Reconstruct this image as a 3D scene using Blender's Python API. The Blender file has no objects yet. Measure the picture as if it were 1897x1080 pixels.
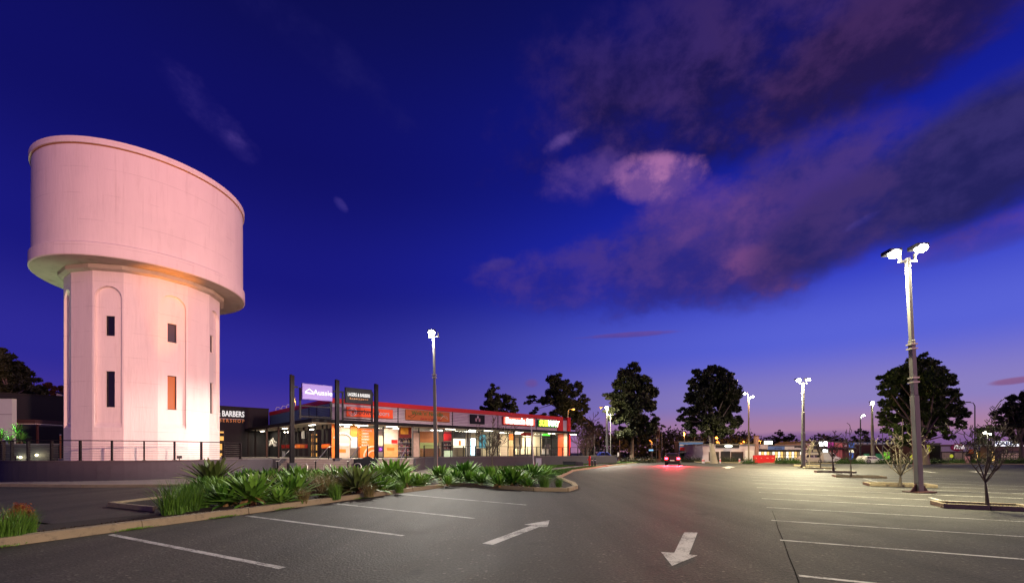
import bpy, bmesh, math, random
import numpy as np
from mathutils import Vector, Matrix, Euler
R = math.radians
sc = bpy.context.scene
COL = sc.collection
random.seed(7)
# ---------------------------------------------------------------- camera model
F, CX, HZ, CH = 830.0, 948.5, 838.0, 1.55
def G(px, py, z=0.0):                       # photo pixel -> point on the level ground
    Y = F * (CH - z) / (py - HZ)
    return Vector(((px - CX) / F * Y, Y, z))
def P(px, py, Y):                           # photo pixel -> point at depth Y
    return Vector(((px - CX) / F * Y, Y, CH + (HZ - py) / F * Y))
cam = bpy.data.objects.new('camera', bpy.data.cameras.new('camera'))
COL.objects.link(cam)
cam.location = (0, 0, CH); cam.rotation_euler = (R(90), 0, 0)
cam.data.sensor_width = 36; cam.data.lens = F / 1897 * 36
cam.data.shift_y = (HZ - 540) / 1897
cam.data.clip_end = 6000; cam.data.clip_start = .05
sc.camera = cam
sc.view_settings.view_transform = 'Standard'; sc.view_settings.look = 'None'
sc.view_settings.exposure = 0; sc.view_settings.gamma = 1
sc.cycles.use_denoising = True
sc.cycles.max_bounces = 6; sc.cycles.diffuse_bounces = 2; sc.cycles.glossy_bounces = 3
sc.cycles.transmission_bounces = 4; sc.cycles.transparent_max_bounces = 12
sc.cycles.sample_clamp_indirect = 4; sc.cycles.caustics_reflective = False; sc.cycles.caustics_refractive = False

def lin(c):                                  # sRGB 0-255 -> linear
    return tuple((v/255/12.92 if v/255 <= .04045 else ((v/255+.055)/1.055)**2.4) for v in c)
# ---------------------------------------------------------------- materials
class NT:
    def __init__(s, tree): s.t = tree; s.n = tree.nodes; s.l = tree.links
    def new(s, typ, **kw):
        n = s.n.new(typ)
        for k, v in kw.items(): setattr(n, k, v)
        return n
    def link(s, a, b): s.l.new(a, b)
    def put(s, sock, v):
        if hasattr(v, 'is_output'): s.l.new(v, sock)
        elif isinstance(v, (tuple, list, Vector)) and len(v) == 3 and sock.type == 'RGBA': sock.default_value = (*v, 1)
        else: sock.default_value = v
    def m(s, op, a, b=0.0, c=None, clamp=False):
        n = s.new('ShaderNodeMath', operation=op, use_clamp=clamp)
        s.put(n.inputs[0], a); s.put(n.inputs[1], b)
        if c is not None: s.put(n.inputs[2], c)
        return n.outputs[0]
    def vm(s, op, a, b=(0, 0, 0)):
        n = s.new('ShaderNodeVectorMath', operation=op)
        s.put(n.inputs[0], a); s.put(n.inputs[1], b)
        return n.outputs['Value'] if op in ('DOT_PRODUCT', 'LENGTH') else n.outputs[0]
    def mix(s, f, a, b, blend='MIX'):
        n = s.new('ShaderNodeMix', data_type='RGBA', blend_type=blend)
        s.put(n.inputs[0], f); s.put(n.inputs[6], a); s.put(n.inputs[7], b)
        return n.outputs[2]
    def noise(s, vec, scale, detail=4, rough=.55, dist=0):
        n = s.new('ShaderNodeTexNoise'); n.inputs['Scale'].default_value = scale
        n.inputs['Detail'].default_value = detail; n.inputs['Roughness'].default_value = rough
        n.inputs['Distortion'].default_value = dist
        if vec is not None: s.link(vec, n.inputs['Vector'])
        return n.outputs['Fac']
    def ramp(s, f, lo, hi, clamp=True):
        n = s.new('ShaderNodeMapRange', clamp=clamp, interpolation_type='SMOOTHSTEP')
        s.put(n.inputs[0], f); s.put(n.inputs[1], lo); s.put(n.inputs[2], hi)
        return n.outputs[0]
    def scale(s, vec, sc3):
        n = s.new('ShaderNodeMapping'); s.link(vec, n.inputs[0]); n.inputs['Scale'].default_value = sc3
        return n.outputs[0]

MATS = {}
def mat(name, col, rough=.65, metal=0, var=.18, scale=3.0, bump=0, bscale=40, stretch=None, emit=0, dirt=None, spec=.4, rnd=0):
    if name in MATS: return MATS[name]
    m = bpy.data.materials.new(name); m.use_nodes = True
    t = NT(m.node_tree); b = t.n['Principled BSDF']
    tc = t.new('ShaderNodeTexCoord').outputs['Object']
    v = t.scale(tc, stretch) if stretch else tc
    n = t.noise(v, scale, 5)
    f = t.m('MULTIPLY_ADD', n, 2*var, 1-var)
    if rnd:
        oi = t.new('ShaderNodeObjectInfo').outputs['Random']
        f = t.m('MULTIPLY', f, t.m('MULTIPLY_ADD', oi, 2*rnd, 1-rnd))
    c = t.mix(1.0, col, t.new('ShaderNodeCombineXYZ').outputs[0], 'MULTIPLY')
    cmb = t.n[-1] if False else [x for x in t.n if x.type == 'COMBXYZ'][-1]
    for i in range(3): t.link(f, cmb.inputs[i])
    if dirt:
        d = t.ramp(t.noise(v, scale*2.3, 6, .65), .5, .75)
        c = t.mix(t.m('MULTIPLY', d, dirt[1]), c, dirt[0])
    t.put(b.inputs['Base Color'], c)
    b.inputs['Roughness'].default_value = rough; b.inputs['Metallic'].default_value = metal
    b.inputs['Specular IOR Level'].default_value = spec
    if bump:
        bp = t.new('ShaderNodeBump'); bp.inputs['Strength'].default_value = bump; bp.inputs['Distance'].default_value = .02
        t.link(t.noise(v, bscale, 5), bp.inputs['Height']); t.link(bp.outputs[0], b.inputs['Normal'])
    if emit:
        t.put(b.inputs['Emission Color'], c); b.inputs['Emission Strength'].default_value = emit
    MATS[name] = m
    return m
def emis(name, col, st):
    if name in MATS: return MATS[name]
    m = bpy.data.materials.new(name); m.use_nodes = True
    t = NT(m.node_tree); b = t.n['Principled BSDF']
    b.inputs['Base Color'].default_value = (*[min(.8, x*.12) for x in col], 1)
    b.inputs['Emission Color'].default_value = (*col, 1); b.inputs['Emission Strength'].default_value = st
    MATS[name] = m
    return m
def glass(name, tint=(.8, .85, .85), refl=.12, dark=0.0):
    if name in MATS: return MATS[name]
    m = bpy.data.materials.new(name); m.use_nodes = True
    t = NT(m.node_tree); t.n.clear()
    o = t.new('ShaderNodeOutputMaterial'); tr = t.new('ShaderNodeBsdfTransparent'); gl = t.new('ShaderNodeBsdfGlossy')
    tr.inputs[0].default_value = (*[x*(1-dark) for x in tint], 1); gl.inputs['Roughness'].default_value = .03
    mx = t.new('ShaderNodeMixShader'); fr = t.new('ShaderNodeFresnel'); fr.inputs[0].default_value = 1.5
    t.link(t.m('MULTIPLY_ADD', fr.outputs[0], 1.0, refl*.3, clamp=True), mx.inputs[0])
    t.link(tr.outputs[0], mx.inputs[1]); t.link(gl.outputs[0], mx.inputs[2]); t.link(mx.outputs[0], o.inputs[0])
    MATS[name] = m
    return m

# ---------------------------------------------------------------- mesh helpers
class MB:
    def __init__(s): s.v = []; s.f = []
    def add(s, vs, fs, M=None):
        o = len(s.v)
        s.v += [tuple(M @ Vector(v)) if M else tuple(v) for v in vs]
        s.f += [tuple(i + o for i in f) for f in fs]
        return s
    def box(s, x0, x1, y0, y1, z0, z1, M=None):
        return s.add([(x0,y0,z0),(x1,y0,z0),(x1,y1,z0),(x0,y1,z0),(x0,y0,z1),(x1,y0,z1),(x1,y1,z1),(x0,y1,z1)],
              [(0,3,2,1),(4,5,6,7),(0,1,5,4),(1,2,6,5),(2,3,7,6),(3,0,4,7)], M)
    def tube(s, pts, rad, n=8, cap=True):
        pts = [Vector(p) for p in pts]
        if not isinstance(rad, (list, tuple)): rad = [rad]*len(pts)
        o = len(s.v); up = Vector((0,0,1))
        d0 = (pts[-1]-pts[0]).normalized()
        if abs(d0.z) > .9: up = Vector((0,1,0))
        for i, p in enumerate(pts):
            d = (pts[min(i+1, len(pts)-1)] - pts[max(i-1, 0)]).normalized()
            a = d.cross(up).normalized(); b = d.cross(a).normalized()
            for k in range(n):
                t = 2*math.pi*k/n
                s.v.append(tuple(p + (a*math.cos(t) + b*math.sin(t))*rad[i]))
        for i in range(len(pts)-1):
            for k in range(n):
                k2 = (k+1) % n
                s.f.append((o+i*n+k, o+i*n+k2, o+(i+1)*n+k2, o+(i+1)*n+k))
        if cap:
            s.f.append(tuple(o+k for k in range(n))[::-1]); s.f.append(tuple(o+(len(pts)-1)*n+k for k in range(n)))
        return s
    def bar(s, a, b, w, h=None):                     # square bar between two points
        a = Vector(a); b = Vector(b); d = (b-a).normalized(); h = h or w
        up = Vector((0,0,1)) if abs(d.z) < .9 else Vector((0,1,0))
        x = d.cross(up).normalized()*w/2; y = x.cross(d).normalized()*h/2
        return s.add([a-x-y,a+x-y,a+x+y,a-x+y,b-x-y,b+x-y,b+x+y,b-x+y],[(3,2,1,0),(4,5,6,7),(0,1,5,4),(1,2,6,5),(2,3,7,6),(3,0,4,7)])
    def lathe(s, prof, n=48, c=(0,0), a0=0, cap=True):
        o = len(s.v)
        for r, z in prof:
            for k in range(n):
                t = a0 + 2*math.pi*k/n
                s.v.append((c[0]+r*math.cos(t), c[1]+r*math.sin(t), z))
        for i in range(len(prof)-1):
            for k in range(n):
                k2 = (k+1) % n
                s.f.append((o+i*n+k, o+i*n+k2, o+(i+1)*n+k2, o+(i+1)*n+k))
        if cap and prof[0][0] > 0: s.f.append(tuple(o+k for k in range(n))[::-1])
        if cap and prof[-1][0] > 0: s.f.append(tuple(o+(len(prof)-1)*n+k for k in range(n)))
        return s
    def prism(s, poly, z0, z1, M=None):
        n = len(poly)
        A = sum(poly[i][0]*poly[(i+1)%n][1]-poly[(i+1)%n][0]*poly[i][1] for i in range(n))
        if A < 0: poly = poly[::-1]
        vs = [(p[0],p[1],z0) for p in poly]+[(p[0],p[1],z1) for p in poly]
        fs = [tuple(range(n))[::-1], tuple(range(n, 2*n))]+[(i,(i+1)%n,n+(i+1)%n,n+i) for i in range(n)]
        return s.add(vs, fs, M)
    def sphere(s, c, r, n=10, sq=1):
        o = len(s.v); m = n//2
        for i in range(m+1):
            t = math.pi*i/m
            for k in range(n):
                p = 2*math.pi*k/n
                s.v.append((c[0]+r*math.sin(t)*math.cos(p), c[1]+r*math.sin(t)*math.sin(p), c[2]+r*sq*math.cos(t)))
        for i in range(m):
            for k in range(n):
                k2=(k+1)%n; s.f.append((o+i*n+k, o+(i+1)*n+k, o+(i+1)*n+k2, o+i*n+k2))
        return s
    def build(s, name, m, parent=None, smooth=False, bevel=0, **kw):
        me = bpy.data.meshes.new(name); me.from_pydata(s.v, [], s.f); me.update()
        if m: me.materials.append(m)
        if bevel or smooth:
            bm = bmesh.new(); bm.from_mesh(me)
            if bevel:
                es = [e for e in bm.edges if len(e.link_faces) == 2 and e.calc_face_angle(0) > .6]
                bmesh.ops.bevel(bm, geom=es, offset=bevel, segments=2, affect='EDGES', profile=.6)
            bm.to_mesh(me); bm.free()
        if smooth:
            for p in me.polygons: p.use_smooth = True
            me.set_sharp_from_angle(angle=R(40)) if hasattr(me, 'set_sharp_from_angle') else None
        return link(name, me, parent, **kw)
def link(name, data, parent=None, label=None, cat=None, group=None, kind=None):
    o = bpy.data.objects.new(name, data); COL.objects.link(o)
    if parent: o.parent = parent
    return tag(o, label, cat, group, kind)
def tag(o, label=None, cat=None, group=None, kind=None):
    for k, v in (('label', label), ('category', cat), ('group', group), ('kind', kind)):
        if v: o[k] = v
    return o
def thing(name, label, cat, loc=(0,0,0), rz=0, group=None):
    o = link(name, None, None, label, cat, group); o.location = loc; o.rotation_euler = (0,0,rz); o.empty_display_size = .2
    return o
def kids(o): return [c for c in bpy.data.objects if c.parent == o]
def copy_tree(o, parent=None):
    c = o.copy(); COL.objects.link(c)
    if parent: c.parent = parent
    for ch in kids(o): copy_tree(ch, c)
    return c
def struct(name, mb, m, **kw): return mb.build(name, m, kind='structure', **kw)
def light(name, kind, loc, power, col, parent=None, size=.15, rot=None, spot=None, blend=.5):
    l = bpy.data.lights.new(name, kind); l.energy = power; l.color = col
    if kind == 'SPOT': l.spot_size = R(spot); l.spot_blend = blend
    if kind in ('POINT','SPOT'): l.shadow_soft_size = size
    if kind == 'AREA': l.shape = 'RECTANGLE'; l.size = size[0]; l.size_y = size[1]
    o = link(name, l, parent); o.location = loc
    if rot is not None: o.rotation_euler = rot
    return o
def aim(frm, to): return (Vector(to)-Vector(frm)).to_track_quat('-Z', 'Y').to_euler()
def text(name, body, size, m, parent, M, bold=0.0, shear=0, extr=.01, sx=1.0, align='CENTER', spacing=1.0, **kw):
    c = bpy.data.curves.new('txt', 'FONT'); c.body = body; c.size = size; c.align_x = align; c.align_y = 'CENTER'
    c.offset = bold*size; c.shear = shear; c.extrude = extr; c.resolution_u = 3; c.space_character = spacing
    o = bpy.data.objects.new('txt', c); COL.objects.link(o)
    dg = bpy.context.evaluated_depsgraph_get()
    me = bpy.data.meshes.new_from_object(o.evaluated_get(dg)); me.name = name
    bpy.data.objects.remove(o); bpy.data.curves.remove(c)
    me.transform(M @ Matrix.Diagonal((sx,1,1,1))); me.materials.clear(); me.materials.append(m)
    return link(name, me, parent, **kw)
def upright(x, y, z): return Matrix.Translation((x,y,z)) @ Matrix.Rotation(R(90), 4, 'X')   # text facing -Y
def leaf_cards(cen, size, rng, aspect=.5, droop=0):
    N = len(cen); cen = np.asarray(cen)
    a = rng.normal(size=(N,3)); a[:,2] -= droop; a /= np.linalg.norm(a,axis=1)[:,None]
    b = rng.normal(size=(N,3)); b -= (a*b).sum(1)[:,None]*a; b /= np.linalg.norm(b,axis=1)[:,None]
    s = size*rng.uniform(.6,1.4,(N,1))
    c = np.cross(a,b)*s*.15
    v = np.stack([cen-a*s*.5, cen+b*s*aspect*.5+c, cen+a*s*.5, cen-b*s*aspect*.5+c],1).reshape(-1,3)
    f = np.arange(N*4).reshape(N,4)
    return v, f
def np_mesh(name, v, f, m, parent=None, **kw):
    me = bpy.data.meshes.new(name); me.from_pydata(v.tolist(), [], f.tolist()); me.update(); me.materials.append(m)
    return link(name, me, parent, **kw)
# ================================================================ sky and light
w = bpy.data.worlds.new('World'); sc.world = w; w.use_nodes = True
t = NT(w.node_tree); bg = t.n['Background']; out = t.n['World Output']
N = t.vm('NORMALIZE', t.new('ShaderNodeTexCoord').outputs['Generated'])
sep = t.new('ShaderNodeSeparateXYZ'); t.link(N, sep.inputs[0])
nx, ny, nz = sep.outputs
el = t.m('MAXIMUM', nz, 0.0)
def cramp(f, stops):
    r = t.new('ShaderNodeValToRGB'); r.color_ramp.interpolation = 'EASE'
    e = r.color_ramp.elements
    while len(e) < len(stops): e.new(.5)
    for q, (p, c) in zip(e, stops): q.position = p; q.color = (*lin(c), 1)
    t.put(r.inputs[0], f); return r.outputs[0]
left = cramp(el, [(0,(92,66,150)),(.06,(74,56,152)),(.16,(46,42,150)),(.33,(22,22,124)),(.52,(12,12,98)),(.75,(9,10,72)),(1,(7,8,60))])
right = cramp(el, [(0,(196,140,152)),(.04,(172,128,160)),(.10,(138,126,192)),(.21,(88,98,214)),(.36,(32,46,190)),(.55,(16,26,142)),(.75,(12,16,95)),(1,(8,10,60))])
side = t.ramp(nx, -.45, .62)
colr = t.mix(side, left, right)
nzv = t.noise(t.scale(N, (1,1,1.7)), 5.0, 10, .58, .05)
nz2 = t.noise(t.scale(N, (1.2,1,1.6)), 13.0, 10, .62, .1)
def pdir(px, py): return Vector(((px-CX)/F, 1, (HZ-py)/F)).normalized()
def blob(px, py, rx, ry, rot, c1, c2, op, soft=.3, amp=1.5):
    global colr
    c = pdir(px, py); a = R(rot)
    ux, uy = math.cos(a), math.sin(a)
    e1 = (pdir(px+ux*rx, py-uy*rx) - c); e2 = (pdir(px+uy*ry, py+ux*ry) - c)
    e1 = e1/e1.length_squared; e2 = e2/e2.length_squared
    k1, k2 = e1.dot(c), e2.dot(c)
    d1 = t.m('SUBTRACT', t.vm('DOT_PRODUCT', N, tuple(e1)), k1); d2 = t.m('SUBTRACT', t.vm('DOT_PRODUCT', N, tuple(e2)), k2)
    d = t.m('ADD', t.m('MULTIPLY', d1, d1), t.m('MULTIPLY', d2, d2))
    nn = t.m('ADD', t.m('MULTIPLY_ADD', nzv, amp*2.2, -amp*1.1), t.m('MULTIPLY_ADD', nz2, amp*1.3, -amp*.65))
    v = t.m('ADD', t.m('SUBTRACT', 1.22, d), nn)
    front = t.m('GREATER_THAN', t.vm('DOT_PRODUCT', N, tuple(c)), .3)
    f = t.m('MULTIPLY', t.m('MULTIPLY', t.ramp(v, .0, soft+.35), op), front)
    cc = t.mix(t.ramp(t.m('ADD', nz2, t.m('MULTIPLY', d2, -.15)), .35, .68), lin(c1), lin(c2))
    colr = t.mix(f, colr, cc)
blob(1380,100,520,215,0,(26,19,66),(60,40,98),.93,.9,.75)
blob(1690,40,420,130,5,(34,23,72),(62,38,90),.88,.7,.7)
blob(1180,90,170,110,-10,(24,20,84),(46,34,104),.6,1.0,1.0)
blob(1790,310,330,120,24,(34,31,88),(52,44,104),.97,.5,.45)
blob(1470,400,260,130,14,(42,37,110),(74,52,120),.86,.8,.7)
blob(1330,470,270,120,-10,(48,40,116),(74,50,120),.78,.9,.7)
blob(1160,515,290,75,0,(44,38,126),(76,54,132),.6,1.0,1.5)
blob(1300,400,130,70,-12,(84,58,130),(110,70,140),.6,.9,.8)
blob(1210,332,92,50,-6,(96,66,146),(172,112,170),.88,.6,.95)
blob(1185,345,50,34,0,(120,80,150),(190,126,178),.55,.7,.9)
blob(1090,330,90,52,0,(62,46,130),(100,70,150),.55,.9,1.1)
blob(1420,500,80,48,-25,(78,50,118),(128,76,130),.6,.7,1.0)
blob(1540,430,210,80,20,(40,35,98),(62,46,108),.85,.7,.6)
blob(1600,408,50,9,25,(80,70,180),(120,100,205),.22,1.2,1.6)
blob(1800,445,210,34,10,(66,48,120),(104,64,124),.45,.9,1.1)
blob(385,205,130,32,-42,(40,32,116),(78,60,144),.5,1.5,1.4)
blob(440,270,50,18,-45,(60,46,130),(86,64,146),.35,1.4,1.6)
blob(540,50,240,45,-20,(22,20,96),(40,35,108),.4,1.5,1.7)
blob(1040,264,40,17,15,(74,54,130),(112,82,160),.6,1.3,1.9)
blob(632,380,18,9,-40,(60,50,140),(88,70,160),.42,1.3,1.6)
blob(925,490,34,11,10,(60,46,130),(80,60,140),.45,1.3,1.6)
blob(1165,620,100,5,0,(92,58,130),(110,66,130),.55,.9,.9)
blob(985,710,14,9,0,(110,66,130),(120,72,130),.45,.9,.5)
blob(1880,705,55,7,6,(128,76,120),(140,84,124),.75,.6,.5)
blob(1560,818,420,24,0,(80,60,132),(106,78,146),.75,.6,.7)
sky = t.new('ShaderNodeTexSky', sky_type='NISHITA'); sky.sun_disc = False
SUN_EL, SUN_DIR = R(9), Vector((.78,-.62,0)).normalized()
sky.sun_elevation = R(-4); sky.sun_rotation = math.atan2(SUN_DIR.x, SUN_DIR.y)
bg.inputs['Strength'].default_value = .1
t.link(sky.outputs[0], bg.inputs['Color'])
bg2 = t.new('ShaderNodeBackground'); t.link(colr, bg2.inputs['Color']); bg2.inputs['Strength'].default_value = 1.0
ad = t.new('ShaderNodeAddShader'); t.link(bg.outputs[0], ad.inputs[0]); t.link(bg2.outputs[0], ad.inputs[1]); t.link(ad.outputs[0], out.inputs[0])
sd = (SUN_DIR*math.cos(SUN_EL) + Vector((0,0,math.sin(SUN_EL))))
sun = light('afterglow_sun', 'SUN', (30,-30,20), 1.15, (1,.52,.48)); sun.rotation_euler = (-sd).to_track_quat('-Z','Y').to_euler(); sun.data.angle = R(50)

# ================================================================ materials
def asphalt(name, base, warm=1.0, seed=0):
    m = bpy.data.materials.new(name); m.use_nodes = True
    t = NT(m.node_tree); b = t.n['Principled BSDF']
    tc = t.new('ShaderNodeTexCoord').outputs['Object']
    big = t.noise(t.scale(tc,(1,.55,1)), .16, 5, .6); mid = t.noise(tc, 1.3, 6, .65, .4); fine = t.noise(tc, 24, 4, .8)
    grit = t.new('ShaderNodeTexVoronoi'); grit.inputs['Scale'].default_value = 30; t.link(tc, grit.inputs['Vector'])
    f = t.m('ADD', t.m('MULTIPLY_ADD', big, .9, .1), t.m('MULTIPLY_ADD', mid, .55, -.2))
    f = t.m('ADD', f, t.m('MULTIPLY_ADD', fine, 3.0, -1.5))
    spark = t.ramp(grit.outputs['Color'], .80, 1.0)
    f = t.m('ADD', f, t.m('MULTIPLY', spark, 1.6))
    rot = t.new('ShaderNodeMapping'); t.link(tc, rot.inputs[0]); rot.inputs['Rotation'].default_value = (0,0,-math.atan2(.385,.923)*-1); rot.inputs['Scale'].default_value = (.55,.035,1)
    trk = t.noise(rot.outputs[0], 1.6, 4, .6)
    f = t.m('MULTIPLY', f, t.m('MULTIPLY_ADD', trk, 2.3, -.12))
    stain = t.ramp(t.noise(tc, .55, 4, .6, 1.2), .60, .78)
    f = t.m('MULTIPLY', f, t.m('MULTIPLY_ADD', stain, -.65, 1.0))
    ov = t.new('ShaderNodeTexVoronoi'); ov.inputs['Scale'].default_value = .55; t.link(tc, ov.inputs['Vector'])
    oil = t.m('MULTIPLY', t.ramp(t.m('ADD', ov.outputs['Distance'], t.m('MULTIPLY_ADD', fine, .25, -.125)), .20, .05), t.ramp(mid, .45, .6))
    f = t.m('MULTIPLY', f, t.m('MULTIPLY_ADD', oil, -.6, 1.0))
    cmb = t.new('ShaderNodeCombineXYZ')
    for i, k in enumerate((1.08, 1.0, .80)): t.link(t.m('MULTIPLY', t.m('MAXIMUM', f, .12), base*k), cmb.inputs[i])
    # thin cracks
    vor = t.new('ShaderNodeTexVoronoi', feature='DISTANCE_TO_EDGE'); vor.inputs['Scale'].default_value = .13
    wv = t.new('ShaderNodeVectorMath', operation='ADD'); t.link(tc, wv.inputs[0])
    nn = t.new('ShaderNodeTexNoise'); nn.inputs['Scale'].default_value = 1.2; nn.inputs['Detail'].default_value = 5; t.link(tc, nn.inputs['Vector'])
    t.link(nn.outputs['Color'], wv.inputs[1]); t.link(wv.outputs[0], vor.inputs['Vector'])
    cr = t.ramp(vor.outputs['Distance'], .002, .0008)
    crm = t.m('MULTIPLY', t.ramp(vor.outputs['Distance'], .0022, .0), t.ramp(big, .5, .6))
    c = t.mix(t.m('MULTIPLY', crm, .7), cmb.outputs[0], (.008,.008,.008))
    t.put(b.inputs['Base Color'], c)
    t.put(b.inputs['Roughness'], t.m('MULTIPLY_ADD', mid, .25, .62)); b.inputs['Specular IOR Level'].default_value = .35
    bp = t.new('ShaderNodeBump'); bp.inputs['Strength'].default_value = .55; bp.inputs['Distance'].default_value = .012
    t.link(t.m('ADD', fine, t.m('MULTIPLY', grit.outputs['Distance'], .8)), bp.inputs['Height']); t.link(bp.outputs[0], b.inputs['Normal'])
    return m
def paint_mat():
    m = bpy.data.materials.new('road_paint'); m.use_nodes = True
    t = NT(m.node_tree); b = t.n['Principled BSDF']
    tc = t.new('ShaderNodeTexCoord').outputs['Object']
    f = t.ramp(t.m('ADD', t.noise(tc, 26, 5, .8), t.m('MULTIPLY_ADD', t.noise(tc, 2.5, 4), .7, -.35)), .45, .62)
    t.put(b.inputs['Base Color'], t.mix(t.m('MULTIPLY', f, .85), (.56,.55,.51), (.085,.08,.07)))
    b.inputs['Roughness'].default_value = .7
    return m
M_asph = asphalt('asphalt', .054); M_road = asphalt('inner_road_asphalt', .045)
M_paint = paint_mat()
M_conc = mat('concrete', (.28,.225,.135), .85, var=.25, scale=2.5, bump=.4, bscale=60, dirt=((.10,.08,.06),.6))
M_path = mat('footpath', (.23,.19,.17), .85, var=.25, scale=1.5, bump=.3, bscale=50, dirt=((.10,.085,.08),.5))
M_plaza = mat('plaza_paving', (.36,.32,.28), .75, var=.15, scale=2, bump=.2)
M_soil = mat('mulch', (.022,.015,.010), .95, var=.7, scale=18, bump=1, bscale=25)
M_slate = mat('slate_render', (.060,.052,.062), .8, var=.14, scale=1.2, bump=.15, bscale=25, dirt=((.035,.03,.035),.4))
M_black = mat('black_steel', (.010,.009,.010), .5, var=.2, spec=.12)
M_rust = mat('dark_red_steel', (.05,.016,.012), .5, var=.2)
M_galv = mat('galvanised_steel', (.16,.155,.14), .5, .35, var=.25, scale=6, stretch=(1,1,.15))
M_steel = mat('polished_steel', (.6,.58,.55), .3, .9)
M_char = mat('charcoal_cladding', (.017,.017,.021), .6, spec=.12, var=.15, scale=4, stretch=(1,1,.05), bump=.1)
M_white = mat('white_paint', (.62,.60,.60), .6, var=.08)
M_cream = mat('cream_panel', (.72,.62,.42), .6, var=.08)
M_red = mat('red_metal', (.72,.014,.010), .45, var=.08)
M_orange = mat('orange_panel', (.75,.17,.015), .55, var=.06)
M_teal_refl = mat('teal_reflection_louvre', (.34,.50,.52), .45, .2, var=.15)  # teal reflected light put into the louvre colour
M_louv = mat('silver_louvre', (.66,.55,.57), .55, .1, var=.15)
M_alum = mat('dark_aluminium', (.03,.03,.032), .4, .3)
M_soffit = mat('soffit', (.62,.58,.48), .7, var=.05)
M_bark = mat('gum_bark', (.16,.115,.085), .85, var=.45, scale=1.6, stretch=(1,1,.25), bump=.5, bscale=12)
M_bark2 = mat('bare_tree_bark', (.10,.08,.055), .85, var=.4, scale=4, bump=.6, bscale=20)
M_bark3 = mat('pale_bare_bark', (.10,.082,.055), .85, var=.4, scale=4, bump=.6, bscale=20)
def leafmat(name, a, b, scale=.6, rough=.55):
    m = bpy.data.materials.new(name); m.use_nodes = True
    t = NT(m.node_tree); bs = t.n['Principled BSDF']
    g = t.new('ShaderNodeNewGeometry'); oi = t.new('ShaderNodeObjectInfo').outputs['Random']
    tc = t.new('ShaderNodeTexCoord').outputs['Object']
    f = t.ramp(t.m('ADD', t.m('MULTIPLY', t.noise(tc, scale, 3), .8), t.m('MULTIPLY', g.outputs['Random Per Island'], .45)), .3, .85)
    f = t.m('ADD', f, t.m('MULTIPLY_ADD', oi, .8, -.4), clamp=True)
    t.put(bs.inputs['Base Color'], t.mix(f, a, b)); bs.inputs['Roughness'].default_value = rough
    bs.inputs['Specular IOR Level'].default_value = .3
    return m
M_gum = leafmat('gum_leaves', (.007,.009,.004), (.042,.046,.016), .35)
M_plane = leafmat('plane_tree_leaves', (.014,.020,.005), (.075,.11,.018), .3)
M_agave = leafmat('agave_leaves', (.035,.12,.010), (.17,.34,.045), 1.1, .6)
M_agave2 = leafmat('olive_agave_leaves', (.07,.11,.025), (.20,.25,.08), 1.5, .45)
M_dead = mat('dead_leaves', (.22,.12,.05), .85, var=.4, scale=9)
M_grassb = leafmat('tussock_blades', (.04,.11,.012), (.15,.30,.035), 2)
M_dry = leafmat('dry_blades', (.10,.09,.03), (.28,.21,.09), 2)
M_redsh = leafmat('red_shrub_leaves', (.20,.035,.015), (.32,.14,.03), 3)
M_lawn = leafmat('lawn_blades', (.03,.09,.008), (.10,.24,.02), .5)
M_yucca = leafmat('yucca_leaves', (.03,.13,.02), (.10,.34,.06), 1.5)
WARM = (1,.83,.50); NEUT = (1,.92,.72); SOD = (1,.36,.05)

# ================================================================ ground and setting
struct('ground', MB().add([(-900,-60,-.004),(900,-60,-.004),(900,1500,-.004),(-900,1500,-.004)], [(0,1,2,3)]),
       mat('verge_ground', (.05,.045,.03), .95, var=.5, scale=.3))
u = Vector((.385,.923,0)).normalized(); vv = Vector((u.y,-u.x,0))
def flat(name, pts, z, m, kind='structure', **kw):
    return MB().add([(p[0],p[1],z) for p in pts], [tuple(range(len(pts)))]).build(name, m, kind=kind, **kw)
flat('car_park', [(-26,-20),(95,-20),(95,64),(-2,64),(-10,45),(-40,24)], 0, M_asph)
flat('main_road', [(-40,66),(140,66),(140,75),(-40,75)], .004, M_road)
flat('inner_road', [(-60,2),(-12.5,2),G(-20,986),G(71,979),G(285,956),G(285,946),G(204,938),G(300,926),G(500,899),G(640,890),G(640,882),(-20,21),(-60,21)], .004, M_road)
# footpath below the tower wall, paving round the steps
flat('footpath', [(-60,21.3),(-24,20.6),(-19,20.0),G(460,899),G(640,884),G(840,886),G(930,874),(-7.6,39.8),(-7.3,34),(-17,34),(-18,29),(-25,21.9),(-60,30)], .11, M_path)
flat('garden_path', [G(930,876),G(1013,874,.0),G(1090,864.5),G(1160,857),G(1160,855.5),G(1090,862),G(1013,870.5),G(940,873)], .10, M_path)
def kerb(name, pts, wd, z, m=M_conc, seg=2.4, close=False, kind='structure'):
    mb = MB(); rng = random.Random(len(pts))
    pts = [Vector((p[0],p[1],0)) for p in pts]
    if close: pts.append(pts[0])
    for a, b in zip(pts, pts[1:]):
        L = (b-a).length; n = max(1, round(L/seg)); d = (b-a)/L; r = Vector((d.y,-d.x,0))
        for i in range(n):
            p = a+d*(L*i/n+.006); q = a+d*(L*(i+1)/n-.006); dz = rng.uniform(-.006,.006); o = r*rng.uniform(-.008,.008)
            h = z+dz
            mb.add([p+o-r*wd/2, p+o+r*wd/2, q+o+r*wd/2, q+o-r*wd/2, p+o-r*wd/2+Vector((0,0,h)), p+o+r*(wd/2-.03)+Vector((0,0,h)), q+o+r*(wd/2-.03)+Vector((0,0,h)), q+o-r*wd/2+Vector((0,0,h))],
                   [(3,2,1,0),(4,5,6,7),(0,1,5,4),(1,2,6,5),(2,3,7,6),(3,0,4,7)])
    return mb.build(name, m, kind=kind, bevel=.012)
kf = [vv*-10.62+u*s for s in (-1.5, 17.3)]
kerb('garden_bed_kerb', kf, .24, .15)
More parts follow.
